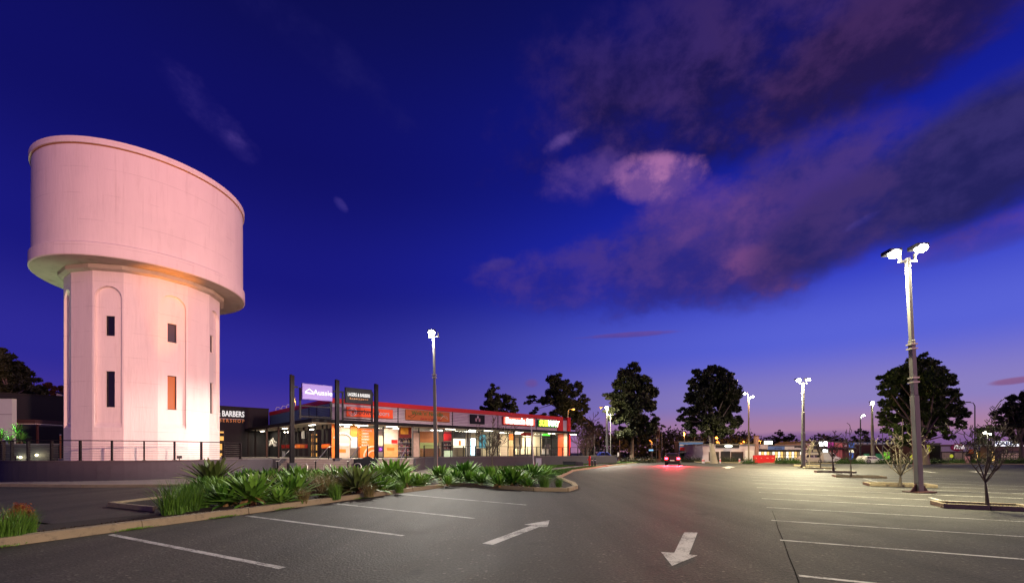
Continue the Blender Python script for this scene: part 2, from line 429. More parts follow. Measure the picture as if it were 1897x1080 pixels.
kerb('footpath_kerb', [(-60,21.2),(-24,20.5),(-19,19.9),G(462,901)], .2, .13, seg=3)
kerb('garden_bed_kerb', [G(288,947),G(204,938),G(300,926),G(500,899.5),G(640,891)], .14, .13)
kerb('garden_bed_kerb', [G(-30,988),G(71,980),G(285,957)], .1, .07, seg=1.2)
b2 = [G(815,897),G(900,903),G(990,909),G(1050,910),G(1066,905),G(1062,899),G(1034,887)]
kerb('garden_bed_kerb', b2[::-1], .22, .15, seg=1.8)
kerb('lawn_kerb', [G(1034,886.5),G(1060,873),G(1120,864),G(1180,857.5)], .2, .14)
kerb('far_kerb', [G(1302,857)+Vector((0,3,0)),G(1390,858),G(1560,858.5),G(1897,860.5),G(2300,862)], .25, .14, seg=3)
bed1 = [G(-30,1013),G(318,971),G(514,944),G(815,897),G(800,884),G(640,890),G(500,898),G(300,925),G(204,937),G(288,946),G(286,956),G(71,979),G(-30,987)]
flat('garden_soil', bed1, .075, M_soil)
flat('garden_soil', [G(815,897),G(900,902.5),G(990,908.5),G(1050,909),G(1064,905),G(1060,899),G(1034,887),G(960,880),G(830,885)], .075, M_soil)
# painted lines and arrows
def marking(name, pts, z=.004): return flat(name, pts, z, M_paint)
def pline(a, b, wd):
    a = Vector((a[0],a[1],0)); b = Vector((b[0],b[1],0)); d = (b-a).normalized(); r = Vector((d.y,-d.x,0))*wd/2
    mb = MB(); n = max(1, int((b-a).length/1.0)); rng = random.Random(int(a.x*100))
    vs = []
    for i in range(n+1):
        q = a+(b-a)*i/n; j = rng.uniform(.9,1.1)
        vs += [tuple(q-r*j+Vector((0,0,.004))), tuple(q+r*j+Vector((0,0,.004)))]
    mb.add(vs, [(2*i,2*i+1,2*i+3,2*i+2) for i in range(n)])
    return mb.build('line_marking', M_paint, kind='structure')
for a, b in (((205,990),(523,1052)),((455,955),(747,992)),((615,932),(880,960)),((735,914.5),(975,935))): pline(G(*a), G(*b), .1)
pline(G(100,972), G(62,967), .1)
for px, py in ((1480,1066),(1445,1000),(1429,963.5),(1420,939.5),(1411,923),(1406,911.5),(1402,902.5),(1398,895),(1394,889),(1391,883.5),(1388,879),(1385.5,875),(1383,872)):
    e = 2050 if py > 930 else 1897; k = (py-799)/(px+1100)
    a = G(px, py); yy = 799+k*(e+1100); b = G(e, yy)
    if (b-a).length > 11.5: b = a+(b-a).normalized()*11.5
    pline(a, b, .085)
pline(G(1722,921), G(1785,938), .1); pline(G(1600,886), G(1650,899), .1); pline(G(1543,871.5), G(1580,881), .1); pline(G(1505,864), G(1530,869.5), .1)
pline(G(1709,872.6), G(1733,875.2), .3); pline(G(1799,873), G(1833,876.4), .3)
def pic(k, ox, oy, pts): return [G(ox+x/k, oy+y/k) for x, y in pts]
marking('arrow_marking', pic(3.648,700,820,[(705,680),(775,690),(1092,568),(1147,567),(1160,523),(988,553),(1043,557)]))
marking('arrow_marking', pic(2.646,1180,820,[(232,437),(297,440),(255,547),(297,552),(172,603),(118,535),(183,538)]))
marking('arrow_marking', [G(1336,865.5),G(1350,863.4),G(1362,865.2),G(1354,866),G(1352,867.5),G(1344,867.5),G(1344,866)])
mb = MB(); cr = [G(x,y) for x,y in ((1430,945),(1437,962),(1441,978),(1452,1003),(1461,1030),(1472,1056),(1481,1082),(1490,1110))]
for a, b in zip(cr, cr[1:]):
    r = Vector((.008,0,0)); q = Vector((0,0,.003)); mb.add([a-r+q, a+r+q, b+r+q, b-r+q], [(0,1,2,3)])
mb.build('asphalt_joint', mat('bitumen', (.006,.006,.006), .95, spec=.05), kind='structure')

# raised plaza
TC = Vector((-23.3,28.75,0)); TR = 6.1
arc = [TC+Vector((math.cos(R(a)),math.sin(R(a)),0))*TR for a in range(0,-126,-5)]
lft = [arc[-1]+Vector((-.819,.574,0))*s for s in (1.3*4,1.3*8,30)]
wl0, wd_ = Vector((-7.9,40,0)), Vector((.73,.683,0)); wl1 = wl0+wd_*30
DZ = 1.07
plaza = [p for p in lft[::-1]]+arc[::-1]+[Vector((-17.2,34,0)),Vector((-7.3,34,0)),wl0,wl1,Vector((3,71,0)),Vector((-25,80,0)),Vector((-75,80,0))]
struct('plaza_paving', MB().prism([(p.x,p.y) for p in plaza], .0, DZ), M_plaza)
def wall_strip(path, th, z0, z1, mb=None):
    mb = mb or MB(); path = [Vector((p[0],p[1],0)) for p in path]; off = []
    for i, p in enumerate(path):
        d = (path[min(i+1,len(path)-1)]-path[max(i-1,0)]).normalized(); off.append(Vector((d.y,-d.x,0)))
    n = len(path); vs = []
    for p, o in zip(path, off): vs += [p+Vector((0,0,z0)), p+o*th+Vector((0,0,z0)), p+o*th+Vector((0,0,z1)), p+Vector((0,0,z1))]
    fs = [(3,2,1,0)]
    for i in range(n-1):
        for k in range(4): fs.append((4*i+k, 4*i+(k+1)%4, 4*i+4+(k+1)%4, 4*i+4+k))
    fs.append(tuple(4*(n-1)+k for k in range(4)))
    return mb.add(vs, fs)
tw = lft[::-1]+arc[::-1]                      # walking left to right, outward is to the right hand
rw = thing('retaining_wall', 'curved dark slate retaining wall below the pink water tower', 'wall')
wall_strip(tw, .18, -.1, DZ+.03).build('wall_face', M_slate, rw)
wall_strip(tw, .24, DZ+.03, DZ+.07).build('coping', mat('coping', (.09,.075,.075), .7), rw)
rw2 = thing('retaining_wall', 'low straight dark retaining wall in front of the lit shop row', 'wall')
wall_strip([(-17.2,28.6),(-17.2,34.05)], .15, -.1, DZ+.03).build('wall_face', M_slate, rw2)
wall_strip([(-7.3,33.2),wl0,wl1,wl1+Vector((-3.4,3.6,0))], .18, -.1, DZ+.04).build('wall_face', M_slate, rw2)
wall_strip([(-7.3,33.2),wl0,wl1], .22, DZ+.04, DZ+.08).build('coping', mat('coping2', (.16,.14,.14), .7), rw2)
st = MB()
for i in range(7): st.box(-17.0,-7.32,34-.34*(i+1),34.02 if i == 0 else 34-.34*i, 0, DZ-.01-.152*(i+1)+.152)
struct('steps', st, mat('step_concrete', (.30,.23,.20), .8, var=.2, bump=.2))

def railing(name, label, path, step, h=1.0, z=DZ, cables=7, post=.075, color=M_black):
    rt = thing(name, label, 'railing'); path = [Vector((p[0],p[1],0)) for p in path]
    tot = 0; cum = [0]
    for a, b in zip(path, path[1:]): tot += (b-a).length; cum.append(tot)
    def at(s):
        for i in range(len(path)-1):
            if s <= cum[i+1]+1e-6: return path[i]+(path[i+1]-path[i])*((s-cum[i])/(cum[i+1]-cum[i])), (path[i+1]-path[i]).normalized()
    n = int(tot/step)
    for i in range(n+1):
        p, d = at(min(i*step, tot)); M = Matrix.Translation((p.x,p.y,z)) @ Matrix.Rotation(math.atan2(d.y,d.x),4,'Z')
        MB().box(-post/2,post/2,-post*.8,post*.8,0,h,M).box(-.09,.09,-.08,.08,0,.015,M).build('post', color, rt)
    pts = [at(min(i*step, tot))[0] for i in range(n+1)]
    mb = MB()
    for a, b in zip(pts, pts[1:]): mb.bar((a.x,a.y,z+h+.02),(b.x,b.y,z+h+.02), .07, .045)
    mb.build('top_rail', color, rt)
    for k in range(cables):
        zz = z+.12+k*(h-.14)/max(1, cables)
        MB().tube([(p.x,p.y,zz) for p in pts], .006, 4, False).build('cable', M_galv, rt)
    return rt
inn = [p for p in (lft[1:2]+lft[0:1])]+[TC+Vector((math.cos(R(a)),math.sin(R(a)),0))*(TR-.0) for a in range(-125,2,3)]
inn = [p+Vector((0,0,0)) for p in inn]
def inset(path, k):
    o = []
    for i, p in enumerate(path):
        d = (path[min(i+1,len(path)-1)]-path[max(i-1,0)]).normalized(); o.append(p+Vector((d.y,-d.x,0))*k)
    return o
railing('railing', 'curved black railing of posts and cables round the water tower', inset(inn,.09), 1.3, z=DZ+.07)
railing('railing', 'long straight black railing along the shop row walkway', inset([wl0,wl1],.1), 1.45, z=DZ+.08, cables=5, post=.06)
# step handrails
for k, (x, lab) in enumerate(((-16.6,'sloping steel handrail at the left end of the steps'),(-13.9,'sloping steel handrail beside the first sign post'),(-11.6,'sloping steel handrail between the second and third sign posts'),(-8.0,'sloping steel handrail at the right end of the steps'))):
    h = thing('handrail', lab, 'handrail', (x,0,0), 0, 'handrails on the steps')
    MB().tube([(0,34.4,DZ+.92),(0,33.9,DZ+.9),(0,31.9,.95),(0,31.5,.95)], .025, 6).build('rail', M_steel, h)
    MB().box(-.03,.03,33.95,34.01,DZ-.05,DZ+.9).build('post', M_black, h); MB().box(-.03,.03,31.68,31.74,0,.95).build('post', M_black, h)
for k, (x, lab) in enumerate(((-13.0,'leftmost steel bicycle hoop below the steps'),(-10.9,'steel bicycle hoop below the middle sign posts'),(-9.9,'bicycle hoop nearest the dark plinth'),(-14.6,'bicycle hoop by the first sign post base'))):
    y = 30.9
    MB().tube([(x,y,0),(x,y,.62),(x+.08,y,.78),(x+.25,y,.82),(x+.42,y,.78),(x+.5,y,.62),(x+.5,y,0)], .028, 6).build('bicycle_hoop', M_steel, None, True, label=lab, cat='bicycle rack', group='bicycle hoops below the steps')
# ================================================================ water tower
M_tower = mat('tower_paint', (.80,.715,.66), .75, var=.08, scale=1.6, stretch=(1,1,.12), bump=.45, bscale=11, dirt=((.58,.49,.44),.35))
_t = NT(M_tower.node_tree); _b = _t.n['Principled BSDF']; _tc = _t.new('ShaderNodeTexCoord').outputs['Object']
_src = _b.inputs['Base Color'].links[0].from_socket
_s = _t.new('ShaderNodeSeparateXYZ'); _t.link(_tc, _s.inputs[0])
_fr = _t.m('FRACT', _t.m('MULTIPLY_ADD', _s.outputs[2], .72, _t.m('MULTIPLY', _t.noise(_tc, 1.5, 3), .03)))
_j = _t.m('MULTIPLY', _t.ramp(_fr, .975, .99), _t.ramp(_t.noise(_tc, .9, 4), .42, .6))
_dr = _t.m('MULTIPLY', _t.ramp(_t.noise(_t.scale(_tc, (2.6,2.6,.05)), 1.6, 5, .7), .56, .74), _t.ramp(_t.noise(_tc, .35, 4), .40, .62))
_pt = _t.ramp(_t.noise(_tc, .45, 6, .65), .48, .62)
_c = _t.mix(_t.m('MULTIPLY', _j, .45), _src, (.42,.36,.32)); _c = _t.mix(_t.m('MULTIPLY', _dr, .38), _c, (.46,.38,.33)); _c = _t.mix(_t.m('MULTIPLY', _pt, .10), _c, (.52,.48,.47))
_t.put(_b.inputs['Base Color'], _c)
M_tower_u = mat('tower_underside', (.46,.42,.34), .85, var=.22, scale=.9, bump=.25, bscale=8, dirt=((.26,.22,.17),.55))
M_ochre = mat('ochre_line', (.34,.15,.045), .7)
M_pane = glass('window_pane', (.04,.035,.05), .5, .3)
tr = thing('water_tower', 'pale pink round water tower with a wide drum on an arched shaft', 'water tower', TC)
RS, A0 = 3.87, R(-90)
ap, hw = RS*math.cos(R(11.25)), RS*math.sin(R(11.25))
def fM(k):      # frame of face k: local x across, y inward, z up, origin on the face
    a = A0+R(11.25)+k*R(22.5)
    return Matrix.Translation((math.cos(a)*ap, math.sin(a)*ap, 0)) @ Matrix.Rotation(a+R(90),4,'Z')
sh = MB(); Z0, Z1 = DZ-.02, 11.9; rw_, zb, zt, dp = .66, 2.95, 10.85, .17; WW = .225; WINS = ((4.1,6.12),(8.1,9.22))
for k in range(16):
    M = fM(k)
    if k % 2: sh.add([(-hw,0,Z0),(hw,0,Z0),(hw,0,Z1),(-hw,0,Z1)], [(0,1,2,3)], M); continue
    ac = [(-rw_*math.cos(R(q)), zt-rw_+rw_*math.sin(R(q))) for q in range(0,181,12)]
    ol = [(-rw_,zb)]+ac+[(rw_,zb)]
    sh.add([(-hw,0,Z0),(hw,0,Z0),(hw,0,zb),(-hw,0,zb)], [(0,1,2,3)], M)
    sp = zt-rw_
    sh.add([(-hw,0,zb),(-rw_,0,zb),(-rw_,0,sp),(-hw,0,sp)], [(0,1,2,3)], M); sh.add([(rw_,0,zb),(hw,0,zb),(hw,0,sp),(rw_,0,sp)], [(0,1,2,3)], M)
    for (a, b) in zip(ac, ac[1:]):
        sh.add([(a[0],0,a[1]),(b[0],0,b[1]),(b[0],0,Z1),(a[0],0,Z1)], [(0,1,2,3)], M)
    sh.add([(-hw,0,sp),(-rw_,0,sp),(-rw_,0,Z1),(-hw,0,Z1)], [(0,1,2,3)], M); sh.add([(rw_,0,sp),(hw,0,sp),(hw,0,Z1),(rw_,0,Z1)], [(0,1,2,3)], M)
    bk = [(-rw_,zb+.28)]+ac+[(rw_,zb+.28)]
    for (a, b, c, d) in zip(ol, ol[1:], bk, bk[1:]): sh.add([(a[0],0,a[1]),(b[0],0,b[1]),(d[0],dp,d[1]),(c[0],dp,c[1])], [(0,1,2,3)], M)
    sh.add([(-rw_,0,zb),(rw_,0,zb),(rw_,dp,zb+.28),(-rw_,dp,zb+.28)], [(0,1,2,3)], M)
    xs_ = (-rw_,-WW,WW,rw_); zs_ = [zb+.28]+[q for w_ in WINS for q in w_]+[sp]
    for i in range(3):
        for j in range(len(zs_)-1):
            if i == 1 and j in (1,3): continue
            sh.add([(xs_[i],dp,zs_[j]),(xs_[i+1],dp,zs_[j]),(xs_[i+1],dp,zs_[j+1]),(xs_[i],dp,zs_[j+1])], [(0,1,2,3)], M)
    for a, b in zip(ac, ac[1:]): sh.add([(a[0],dp,a[1]),(b[0],dp,b[1]),(b[0],dp,sp),(a[0],dp,sp)], [(0,1,2,3)], M)
    for z0, z1 in WINS:
        r = [(-WW,z0),(WW,z0),(WW,z1),(-WW,z1)]
        for q in range(4): a, b = r[q], r[(q+1)%4]; sh.add([(a[0],dp,a[1]),(b[0],dp,b[1]),(b[0],dp+.3,b[1]),(a[0],dp+.3,a[1])], [(0,1,2,3)], M)
sh.build('shaft', M_tower, tr)
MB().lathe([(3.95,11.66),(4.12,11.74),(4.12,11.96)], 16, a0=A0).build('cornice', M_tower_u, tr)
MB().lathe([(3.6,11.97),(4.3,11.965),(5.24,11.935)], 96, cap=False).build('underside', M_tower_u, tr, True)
MB().lathe([(5.24,11.93),(5.30,11.97),(5.29,12.62),(5.18,12.70),(5.17,17.82)], 96, cap=False).build('drum', M_tower, tr, True)
MB().lathe([(5.185,17.80),(5.19,17.86)], 96, cap=False).build('shadow_line', M_ochre, tr, True)
MB().lathe([(5.17,17.86),(5.26,17.86),(5.27,18.16),(5.22,18.2),(0.01,18.35)], 96, cap=False).build('rim', M_tower, tr, True)
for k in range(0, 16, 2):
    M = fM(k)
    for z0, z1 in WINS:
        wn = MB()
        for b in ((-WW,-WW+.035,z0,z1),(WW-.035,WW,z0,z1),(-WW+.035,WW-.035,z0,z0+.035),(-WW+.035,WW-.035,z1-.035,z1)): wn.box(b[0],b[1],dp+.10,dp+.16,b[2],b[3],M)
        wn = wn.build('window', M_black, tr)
        lamp_refl = k == 2 and z0 < 5  # this pane emits orange in place of a street lamp's reflection
        MB().box(-WW+.035,WW-.035,dp+.12,dp+.14,z0+.035,z1-.035,M).build('pane', emis('lamp_reflection_pane',(1,.20,.03),.5) if lamp_refl else mat('grey_pane',(.07,.055,.06),.3,spec=.4) if k == 2 else mat('dark_pane', (.012,.011,.016), .15, spec=.5), wn)
        MB().box(-WW-.03,WW+.03,dp-.03,dp+.10,z0-.05,z0-.001,M).build('sill', M_tower, wn)
# added mast out of view: one head washes the tower pink, one lights the bed
fl = thing('added_light_mast','added unseen mast with two heads, one lighting the water tower pink','floodlight',(15,-7,0))
MB().tube([(0,0,0),(0,0,8.2)],[.1,.06],10).build('pole', M_galv, fl); MB().box(-.3,.3,-.12,.12,8.2,8.6).build('housing', M_alum, fl, bevel=.03)
MB().box(-.75,-.35,-.2,.12,8.3,8.5).build('lamp_head', M_alum, fl, bevel=.03); light('lamp_bulb','SPOT',(-.6,.0,8.2),22000,(1,.86,.56),fl,.15,aim((14.4,-7,8.2),(-5.5,15.5,.4)),58,.9)  # second head of the added mast, lights the bed
PKI = 66000
light('flood_lamp','SPOT',(-.4,.4,8.4),PKI,(1,.43,.37),fl,.5,aim((15,-7,8.4),(-22.9,29.0,10.6)),27,.25)
# small floodlights that stand on the plaza and shine up the tower
def flood(x, y, label, power, col, to, spot=50, blend=.8, z=DZ):
    f = thing('floodlight', label, 'floodlight', (x,y,z), math.atan2(to[1]-y,to[0]-x))
    MB().box(-.06,.06,-.06,.06,0,.03).box(-.02,.02,-.02,.02,.03,.14).build('bracket', M_black, f)
    MB().box(-.08,.06,-.11,.11,.14,.3).build('housing', M_alum, f, bevel=.015)
    MB().box(.061,.07,-.09,.09,.16,.28).build('lens', emis('flood_lens_%d' % int(col[2]*100), col, 6), f)
    d = (Vector(to)-Vector((x,y,z+.25))).normalized()
    light('flood_lamp', 'SPOT', (0.16,0,.3), power, col, f, .08, None, spot, blend).rotation_euler = (Matrix.Rotation(-f.rotation_euler.z,4,'Z') @ d.to_track_quat('-Z','Y').to_matrix().to_4x4()).to_euler()
flood(-18.75, 25.25, 'small floodlight at the foot of the tower aimed at its upper shaft', 7000, (1,.27,.02), (-20.1,26.3,12.2), 21, 1)
flood(-17.8, 27.6, 'small floodlight by the curved railing lighting the lower shaft white', 60, (1,.93,.9), (-20.6,27.6,3.2), 95, 1)
flood(-28.6, 25.8, 'small pale green floodlight left of the tower aimed at the drum underside', 1800, (.85,1,.62), (-27.2,27.6,11.9), 60, 1)

# ================================================================ shop row (local x along the front, y into the building, z from the car park)
SA = math.atan2(.683,.73); SO = Vector((-15.3,38,0)); sdx = Vector((math.cos(SA),math.sin(SA),0)); sdn = Vector((math.sin(SA),-math.cos(SA),0))
def SX(px, off=0.0):                         # photo column -> local x on the plane `off` metres in front
    o = SO+sdn*off; k = (px-CX)/F
    return (k*o.y-o.x)/(sdx.x-k*sdx.y)
def SY(px, off=0.0):                         # photo column -> local y on the left end plane
    o = SO-sdx*off; d = Vector((-sdn.x,-sdn.y,0)); k = (px-CX)/F
    return (k*o.y-o.x)/(d.x-k*d.y)
def SZ(px, py, off=0.0):
    x = SX(px, off); p = SO+sdn*off+sdx*x
    return CH+(HZ-py)/F*p.y
shop = thing('shop_building', 'long lit shop row with red roof edge and grey louvred parapet', 'shop', SO, SA)
L1 = SX(1056); DP = 18.5; zc = 3.95
MB().box(.3,L1-.3,DP-.3,DP-.1,DZ,6.05).box(L1-.35,L1-.15,.3,DP-.3,DZ,6.05).box(.2,.35,9.5,DP-.3,DZ,zc).build('wall', M_char, shop)
MB().box(.1,L1-.1,.2,DP-.05,5.95,6.02).build('roof', M_galv, shop)
MB().box(.1,L1,-.02,9.4,zc+.04,zc+.1).build('ceiling', M_white, shop)
MB().box(.05,L1-.05,.05,DP-.35,DZ+.004,DZ+.02).build('floor', mat('shop_floor', (.35,.30,.25), .35), shop)
MB().box(1,L1-.4,8.2,8.3,DZ,zc).build('back_wall', mat('shop_back_wall', (.55,.48,.36), .7, var=.3, scale=.8), shop)
bd = [SX(q) for q in (613,737,838,922,993,1032)]
def louvre(a, b, axis, m, name='louvre_panel'):
    mb = MB(); z = 4.24
    while z < 5.72:
        if axis == 'x': mb.add([(a+.03,.06,z),(b-.03,.06,z),(b-.03,-.03,z-.03),(a+.03,-.03,z-.03),(a+.03,-.03,z+.06),(b-.03,-.03,z+.06),(b-.03,.06,z+.11),(a+.03,.06,z+.11)],[(0,1,2,3),(3,2,5,4),(4,5,6,7)])
        else: mb.add([(.06,a+.03,z),(.06,b-.03,z),(-.03,b-.03,z-.03),(-.03,a+.03,z-.03),(-.03,a+.03,z+.06),(-.03,b-.03,z+.06),(.06,b-.03,z+.11),(.06,a+.03,z+.11)],[(0,1,2,3),(3,2,5,4),(4,5,6,7)])
        z += .158
    if axis == 'x': mb.box(a,b,.10,.14,4.2,5.75)
    else: mb.box(.10,.14,a,b,4.2,5.75)
    return mb.build(name, m, shop)
for a, b in zip(bd, bd[1:]):
    louvre(a, b, 'x', M_louv)
    MB().box(a-.04,a+.04,-.06,.10,4.17,5.76).build('parapet_post', M_black, shop)
la, lb = SX(1042), SX(1050)
louvre(la, lb, 'x', M_louv)
yb = [0,3.4,SY(573),SY(541),SY(500)]
for a, b in zip(yb, yb[1:]):
    louvre(a, b, 'y', M_teal_refl)
    MB().box(-.06,.10,b-.04,b+.04,4.17,5.76).build('parapet_post', M_black, shop)
YE = yb[-1]
MB().box(-.08,bd[-1],-.10,.18,5.77,6.17).box(-.09,.18,.181,YE,5.77,6.17).build('roof_edge', M_red, shop)
MB().box(bd[-1],la,-.12,.5,4.17,6.172).box(lb,L1,-.12,.5,4.17,6.172).build('end_column', M_red, shop)
MB().box(la-.02,L1,-.085,.0,DZ,zc).build('lower_column', M_red, shop) if False else None
# canopy
cx1 = SX(1072, 2.4)
MB().box(-2.4,cx1,-2.4,-.05,zc+.03,zc+.06).box(-2.4,-.05,-.049,YE+5,zc+.03,zc+.06).build('soffit', M_soffit, shop)
MB().box(-2.5,cx1+.05,-2.5,-2.4,zc-.04,zc+.24).box(-2.5,-2.4,-2.399,YE+5,zc-.04,zc+.24).build('canopy_fascia', M_black, shop)
MB().box(-2.39,cx1,-2.39,-.11,zc+.17,zc+.2).box(-2.39,-.11,-.109,YE+5,zc+.17,zc+.2).build('canopy_roof', M_char, shop)
for px in (764,805,867,952,986,1021,1053): 
    x = SX(px, 2.2); MB().box(x-.055,x+.055,-2.25,-2.14,DZ,zc+.02).build('canopy_post', M_galv if px in (764,) else M_black, shop)
for px in (473,494,516):
    y = SY(px, 2.2); MB().box(-2.26,-2.13,y-.07,y+.07,DZ,zc+.02).build('canopy_post', M_rust if px > 473 else M_black, shop)
M_lamp = emis('canopy_lamp', (1,.93,.74), 14)
for k, px in enumerate((640,670,726,834,876,905,962,1022,1062)):
    x = SX(px, 1.2)
    c = MB().box(x-.55,x+.55,-1.32,-1.08,zc-.06,zc+.028).build('canopy_lamp', M_white, shop)
    MB().box(x-.53,x+.53,-1.30,-1.10,zc-.085,zc-.06).build('diffuser', M_lamp, c)
    light('lamp_light', 'AREA', (x,-1.2,zc-.1), 75, (1,.88,.66), shop, (1.0,.25))
for px in (578,528,486):
    y = SY(px, 1.2)
    c = MB().box(-1.32,-1.08,y-.55,y+.55,zc-.06,zc+.028).build('canopy_lamp', M_white, shop)
    MB().box(-1.30,-1.10,y-.53,y+.53,zc-.085,zc-.06).build('diffuser', M_lamp, c)
    light('lamp_light', 'AREA', (-1.2,y,zc-.1), 85, (1,.86,.6), shop, (.25,1.0))
# interior lights
for x in (3,8,12.5,17,21.5,25,28.5):
    MB().box(x-.6,x+.6,2.6,3.2,zc-.02,zc+.03).build('ceiling_light', emis('shop_ceiling_lamp', (1,.95,.85), 9), shop)
    light('shop_light', 'AREA', (x,2.9,zc-.06), 110 if x < 14 else 300 if x > 20 else 80, (1,.9,.70), shop, (1.2,.6))
M_gl = glass('shop_glass', (.93,.95,.95), .1); M_gld = glass('dark_shop_glass', (.12,.13,.13), .25)
# shopfront bays: mullions, panes and printed panels
TOP = zc+.03
def mull(px, w=.05, m=M_alum):
    x = SX(px); MB().box(x-w/2,x+w/2,-.06,.06,DZ,TOP).build('mullion', m, shop)
for px in (625,648,662,693,710,737,765,776,812,821,838,862,871,882,893,907,925,940,953,963,973,985,1001,1011,1020,1032,1043): mull(px)
x0, x1 = SX(614), SX(1054)
MB().box(x0,x1,-.061,.061,DZ+.0,DZ+.1).box(x0,x1,-.062,.062,TOP-.42,TOP-.36).build('shopfront_rail', M_alum, shop)
edges = [625,648,662,693,710,737,765,776,812,821,838,862,871,882,893,907,925,940,953,963,973,985,1001,1011,1020,1032]
def pane(a, b, m): MB().add([(SX(a)+.03,.02,DZ+.1),(SX(b)-.03,.02,DZ+.1),(SX(b)-.03,.02,TOP),(SX(a)+.03,.02,TOP)],[(0,1,2,3)]).build('window_pane', m, shop)
for a, b in zip(edges, edges[1:]): pane(a, b, M_gl)
def panel(a, b, za, zb_, m, name='window_panel', y=-.07, **kw):
    return MB().box(SX(a)+.02,SX(b)-.02,y,y+.03,za,zb_).build(name, m, shop, **kw)
H = TOP-.02
panel(613.5,625,DZ+.03,H,M_orange, 'window_panel')
p = panel(625,648,DZ+.03,H-.2,mat('poster_grey', (.55,.42,.34), .5, var=.3, scale=.9),'poster')
MB().tube([(SX(627)+.9*math.cos(R(q))*.9+.35,-.085,2.55+.62*math.sin(R(q))) for q in range(10,175,15)],.09,6).build('arch_print', M_white, p)
MB().box(SX(627),SX(646),-.085,-.072,2.1,2.35).build('arch_print', M_white, p); MB().box(SX(626),SX(640),-.086,-.073,1.55,1.85).build('colour_print', M_orange, p)
panel(648,662,2.95,H,mat('sunset_print', (.65,.26,.04), .5, var=.6, scale=1.2),'poster'); panel(648.5,661.5,1.95,2.9,M_white,'notice')
p = panel(662.5,693,DZ+.03,H-.25,M_orange,'window_panel')
xm = (SX(663)+SX(693))/2
for i, s in enumerate(('LAMINATE','TIMBER','CARPET','HYBRID','VINYL','BLINDS')):
    text('lettering', s, .20, M_white, p, upright(xm-.45,-.085,3.5-i*.26), .02, align='LEFT', extr=.004)
    MB().box(xm-.62,xm-.54,-.085,-.07,3.46-i*.26,3.54-i*.26).build('bullet_mark', M_black, p)
for r in (.85,.5):
    MB().tube([(SX(691)-.05-r*math.sin(R(q)),-.085,DZ+.1+r*1.1*math.cos(R(q))) for q in range(-20,91,11)],.07,5).build('ring_print', mat('peach_print', (.8,.55,.4), .5), p)
panel(698,709,2.2,3.1,M_cream,'notice'); p = panel(699,709,1.6,2.1,mat('violet_sign', (.10,.03,.14), .4),'notice'); MB().sphere((SX(704),-.085,1.85),.13,10,1).build('round_mark', emis('violet_mark', (.5,.1,.7), 1.2), p)
panel(710.5,737,2.35,H-.2,mat('pale_poster', (.75,.60,.52), .5, var=.25, scale=1.5),'poster'); panel(710.5,737,DZ+.05,2.33,mat('peach_poster', (.75,.36,.12), .5, var=.5, scale=2.2),'poster')
panel(716,730,1.75,2.0,M_orange,'price_strip',-.085); panel(724,736,2.4,2.75,M_red,'price_strip',-.088)
panel(738,764.5,2.95,H,mat('dark_red_banner', (.20,.02,.015), .5, var=.8, scale=2.5),'banner'); panel(741,756,3.3,H-.05,mat('amber_banner', (.75,.35,.04), .5, var=.5, scale=3),'banner',-.085)
panel(777,811.5,2.55,H-.35,mat('timber_panel', (.33,.12,.03), .5, var=.25, scale=3, stretch=(1,1,.1)),'window_panel'); panel(777,811.5,1.95,2.53,mat('green_panel', (.24,.30,.10), .5),'window_panel')
p = panel(765,776,DZ+.05,H-.5,mat('pink_stone_panel', (.50,.34,.27), .6, var=.4, scale=4),'window_panel')
panel(822,837.5,2.75,H-.25,M_red,'blind',.08); panel(822,837.5,DZ+.05,1.75,mat('mint_poster', (.45,.62,.45), .5, var=.2),'poster')
panel(839,861.5,2.1,3.0,emis('menu_board', (1,.90,.66), 1.6),'menu_board'); panel(839,861.5,3.02,H-.2,M_char,'menu_board'); MB().box(SX(849),SX(853),-.08,-.071,2.3,2.8).build('menu_print', M_orange, shop)
panel(926,939.5,DZ+.1,H-.4,M_cream,'window_panel'); panel(942,952,3.0,H-.25,M_orange,'poster'); panel(942,952,DZ+.1,2.95,mat('tan_panel', (.62,.45,.22), .6),'window_panel')
panel(964,984,H-.33,H-.02,mat('red_door_sign', (.5,.02,.03), .5),'door_sign'); panel(1004,1018,H-.3,H-.06,emis('green_door_sign', (.1,.8,.05), 1.5),'door_sign')
panel(1032.5,1043,DZ+.02,H,mat('vermilion_panel', (.80,.13,.03), .5),'window_panel',-.10); panel(1043.5,1050,DZ+.02,H,M_cream,'window_panel'); panel(1050.5,1056,DZ+.02,H,M_red,'end_column',-.11)
for a, b in ((953,963),(963,973),(973,985),(1001,1011),(1011,1020)):
    xa, xb = SX(a)+.05, SX(b)-.05
    d = MB().box(xa,xa+.06,-.04,.03,DZ+.1,3.4).box(xb-.06,xb,-.04,.03,DZ+.1,3.4).box(xa,xb,-.041,.031,3.34,3.42).box(xa,xb,-.041,.031,DZ+.1,DZ+.28).build('door', M_alum, shop)
    MB().box(xb-.16,xb-.13,-.10,-.07,1.95,2.5).build('handle', M_steel, d)
MB().box(SX(926),SX(926)+.08,.3,8.1,DZ+.02,zc).box(SX(940)-.2,SX(990)+1.5,4.6,4.7,DZ+.02,zc).box(SX(990)+1.6,SX(990)+1.68,.3,4.8,DZ+.02,zc).box(SX(1003),L1-.4,5.4,5.5,DZ+.02,zc).build('partition_wall', M_cream, shop)
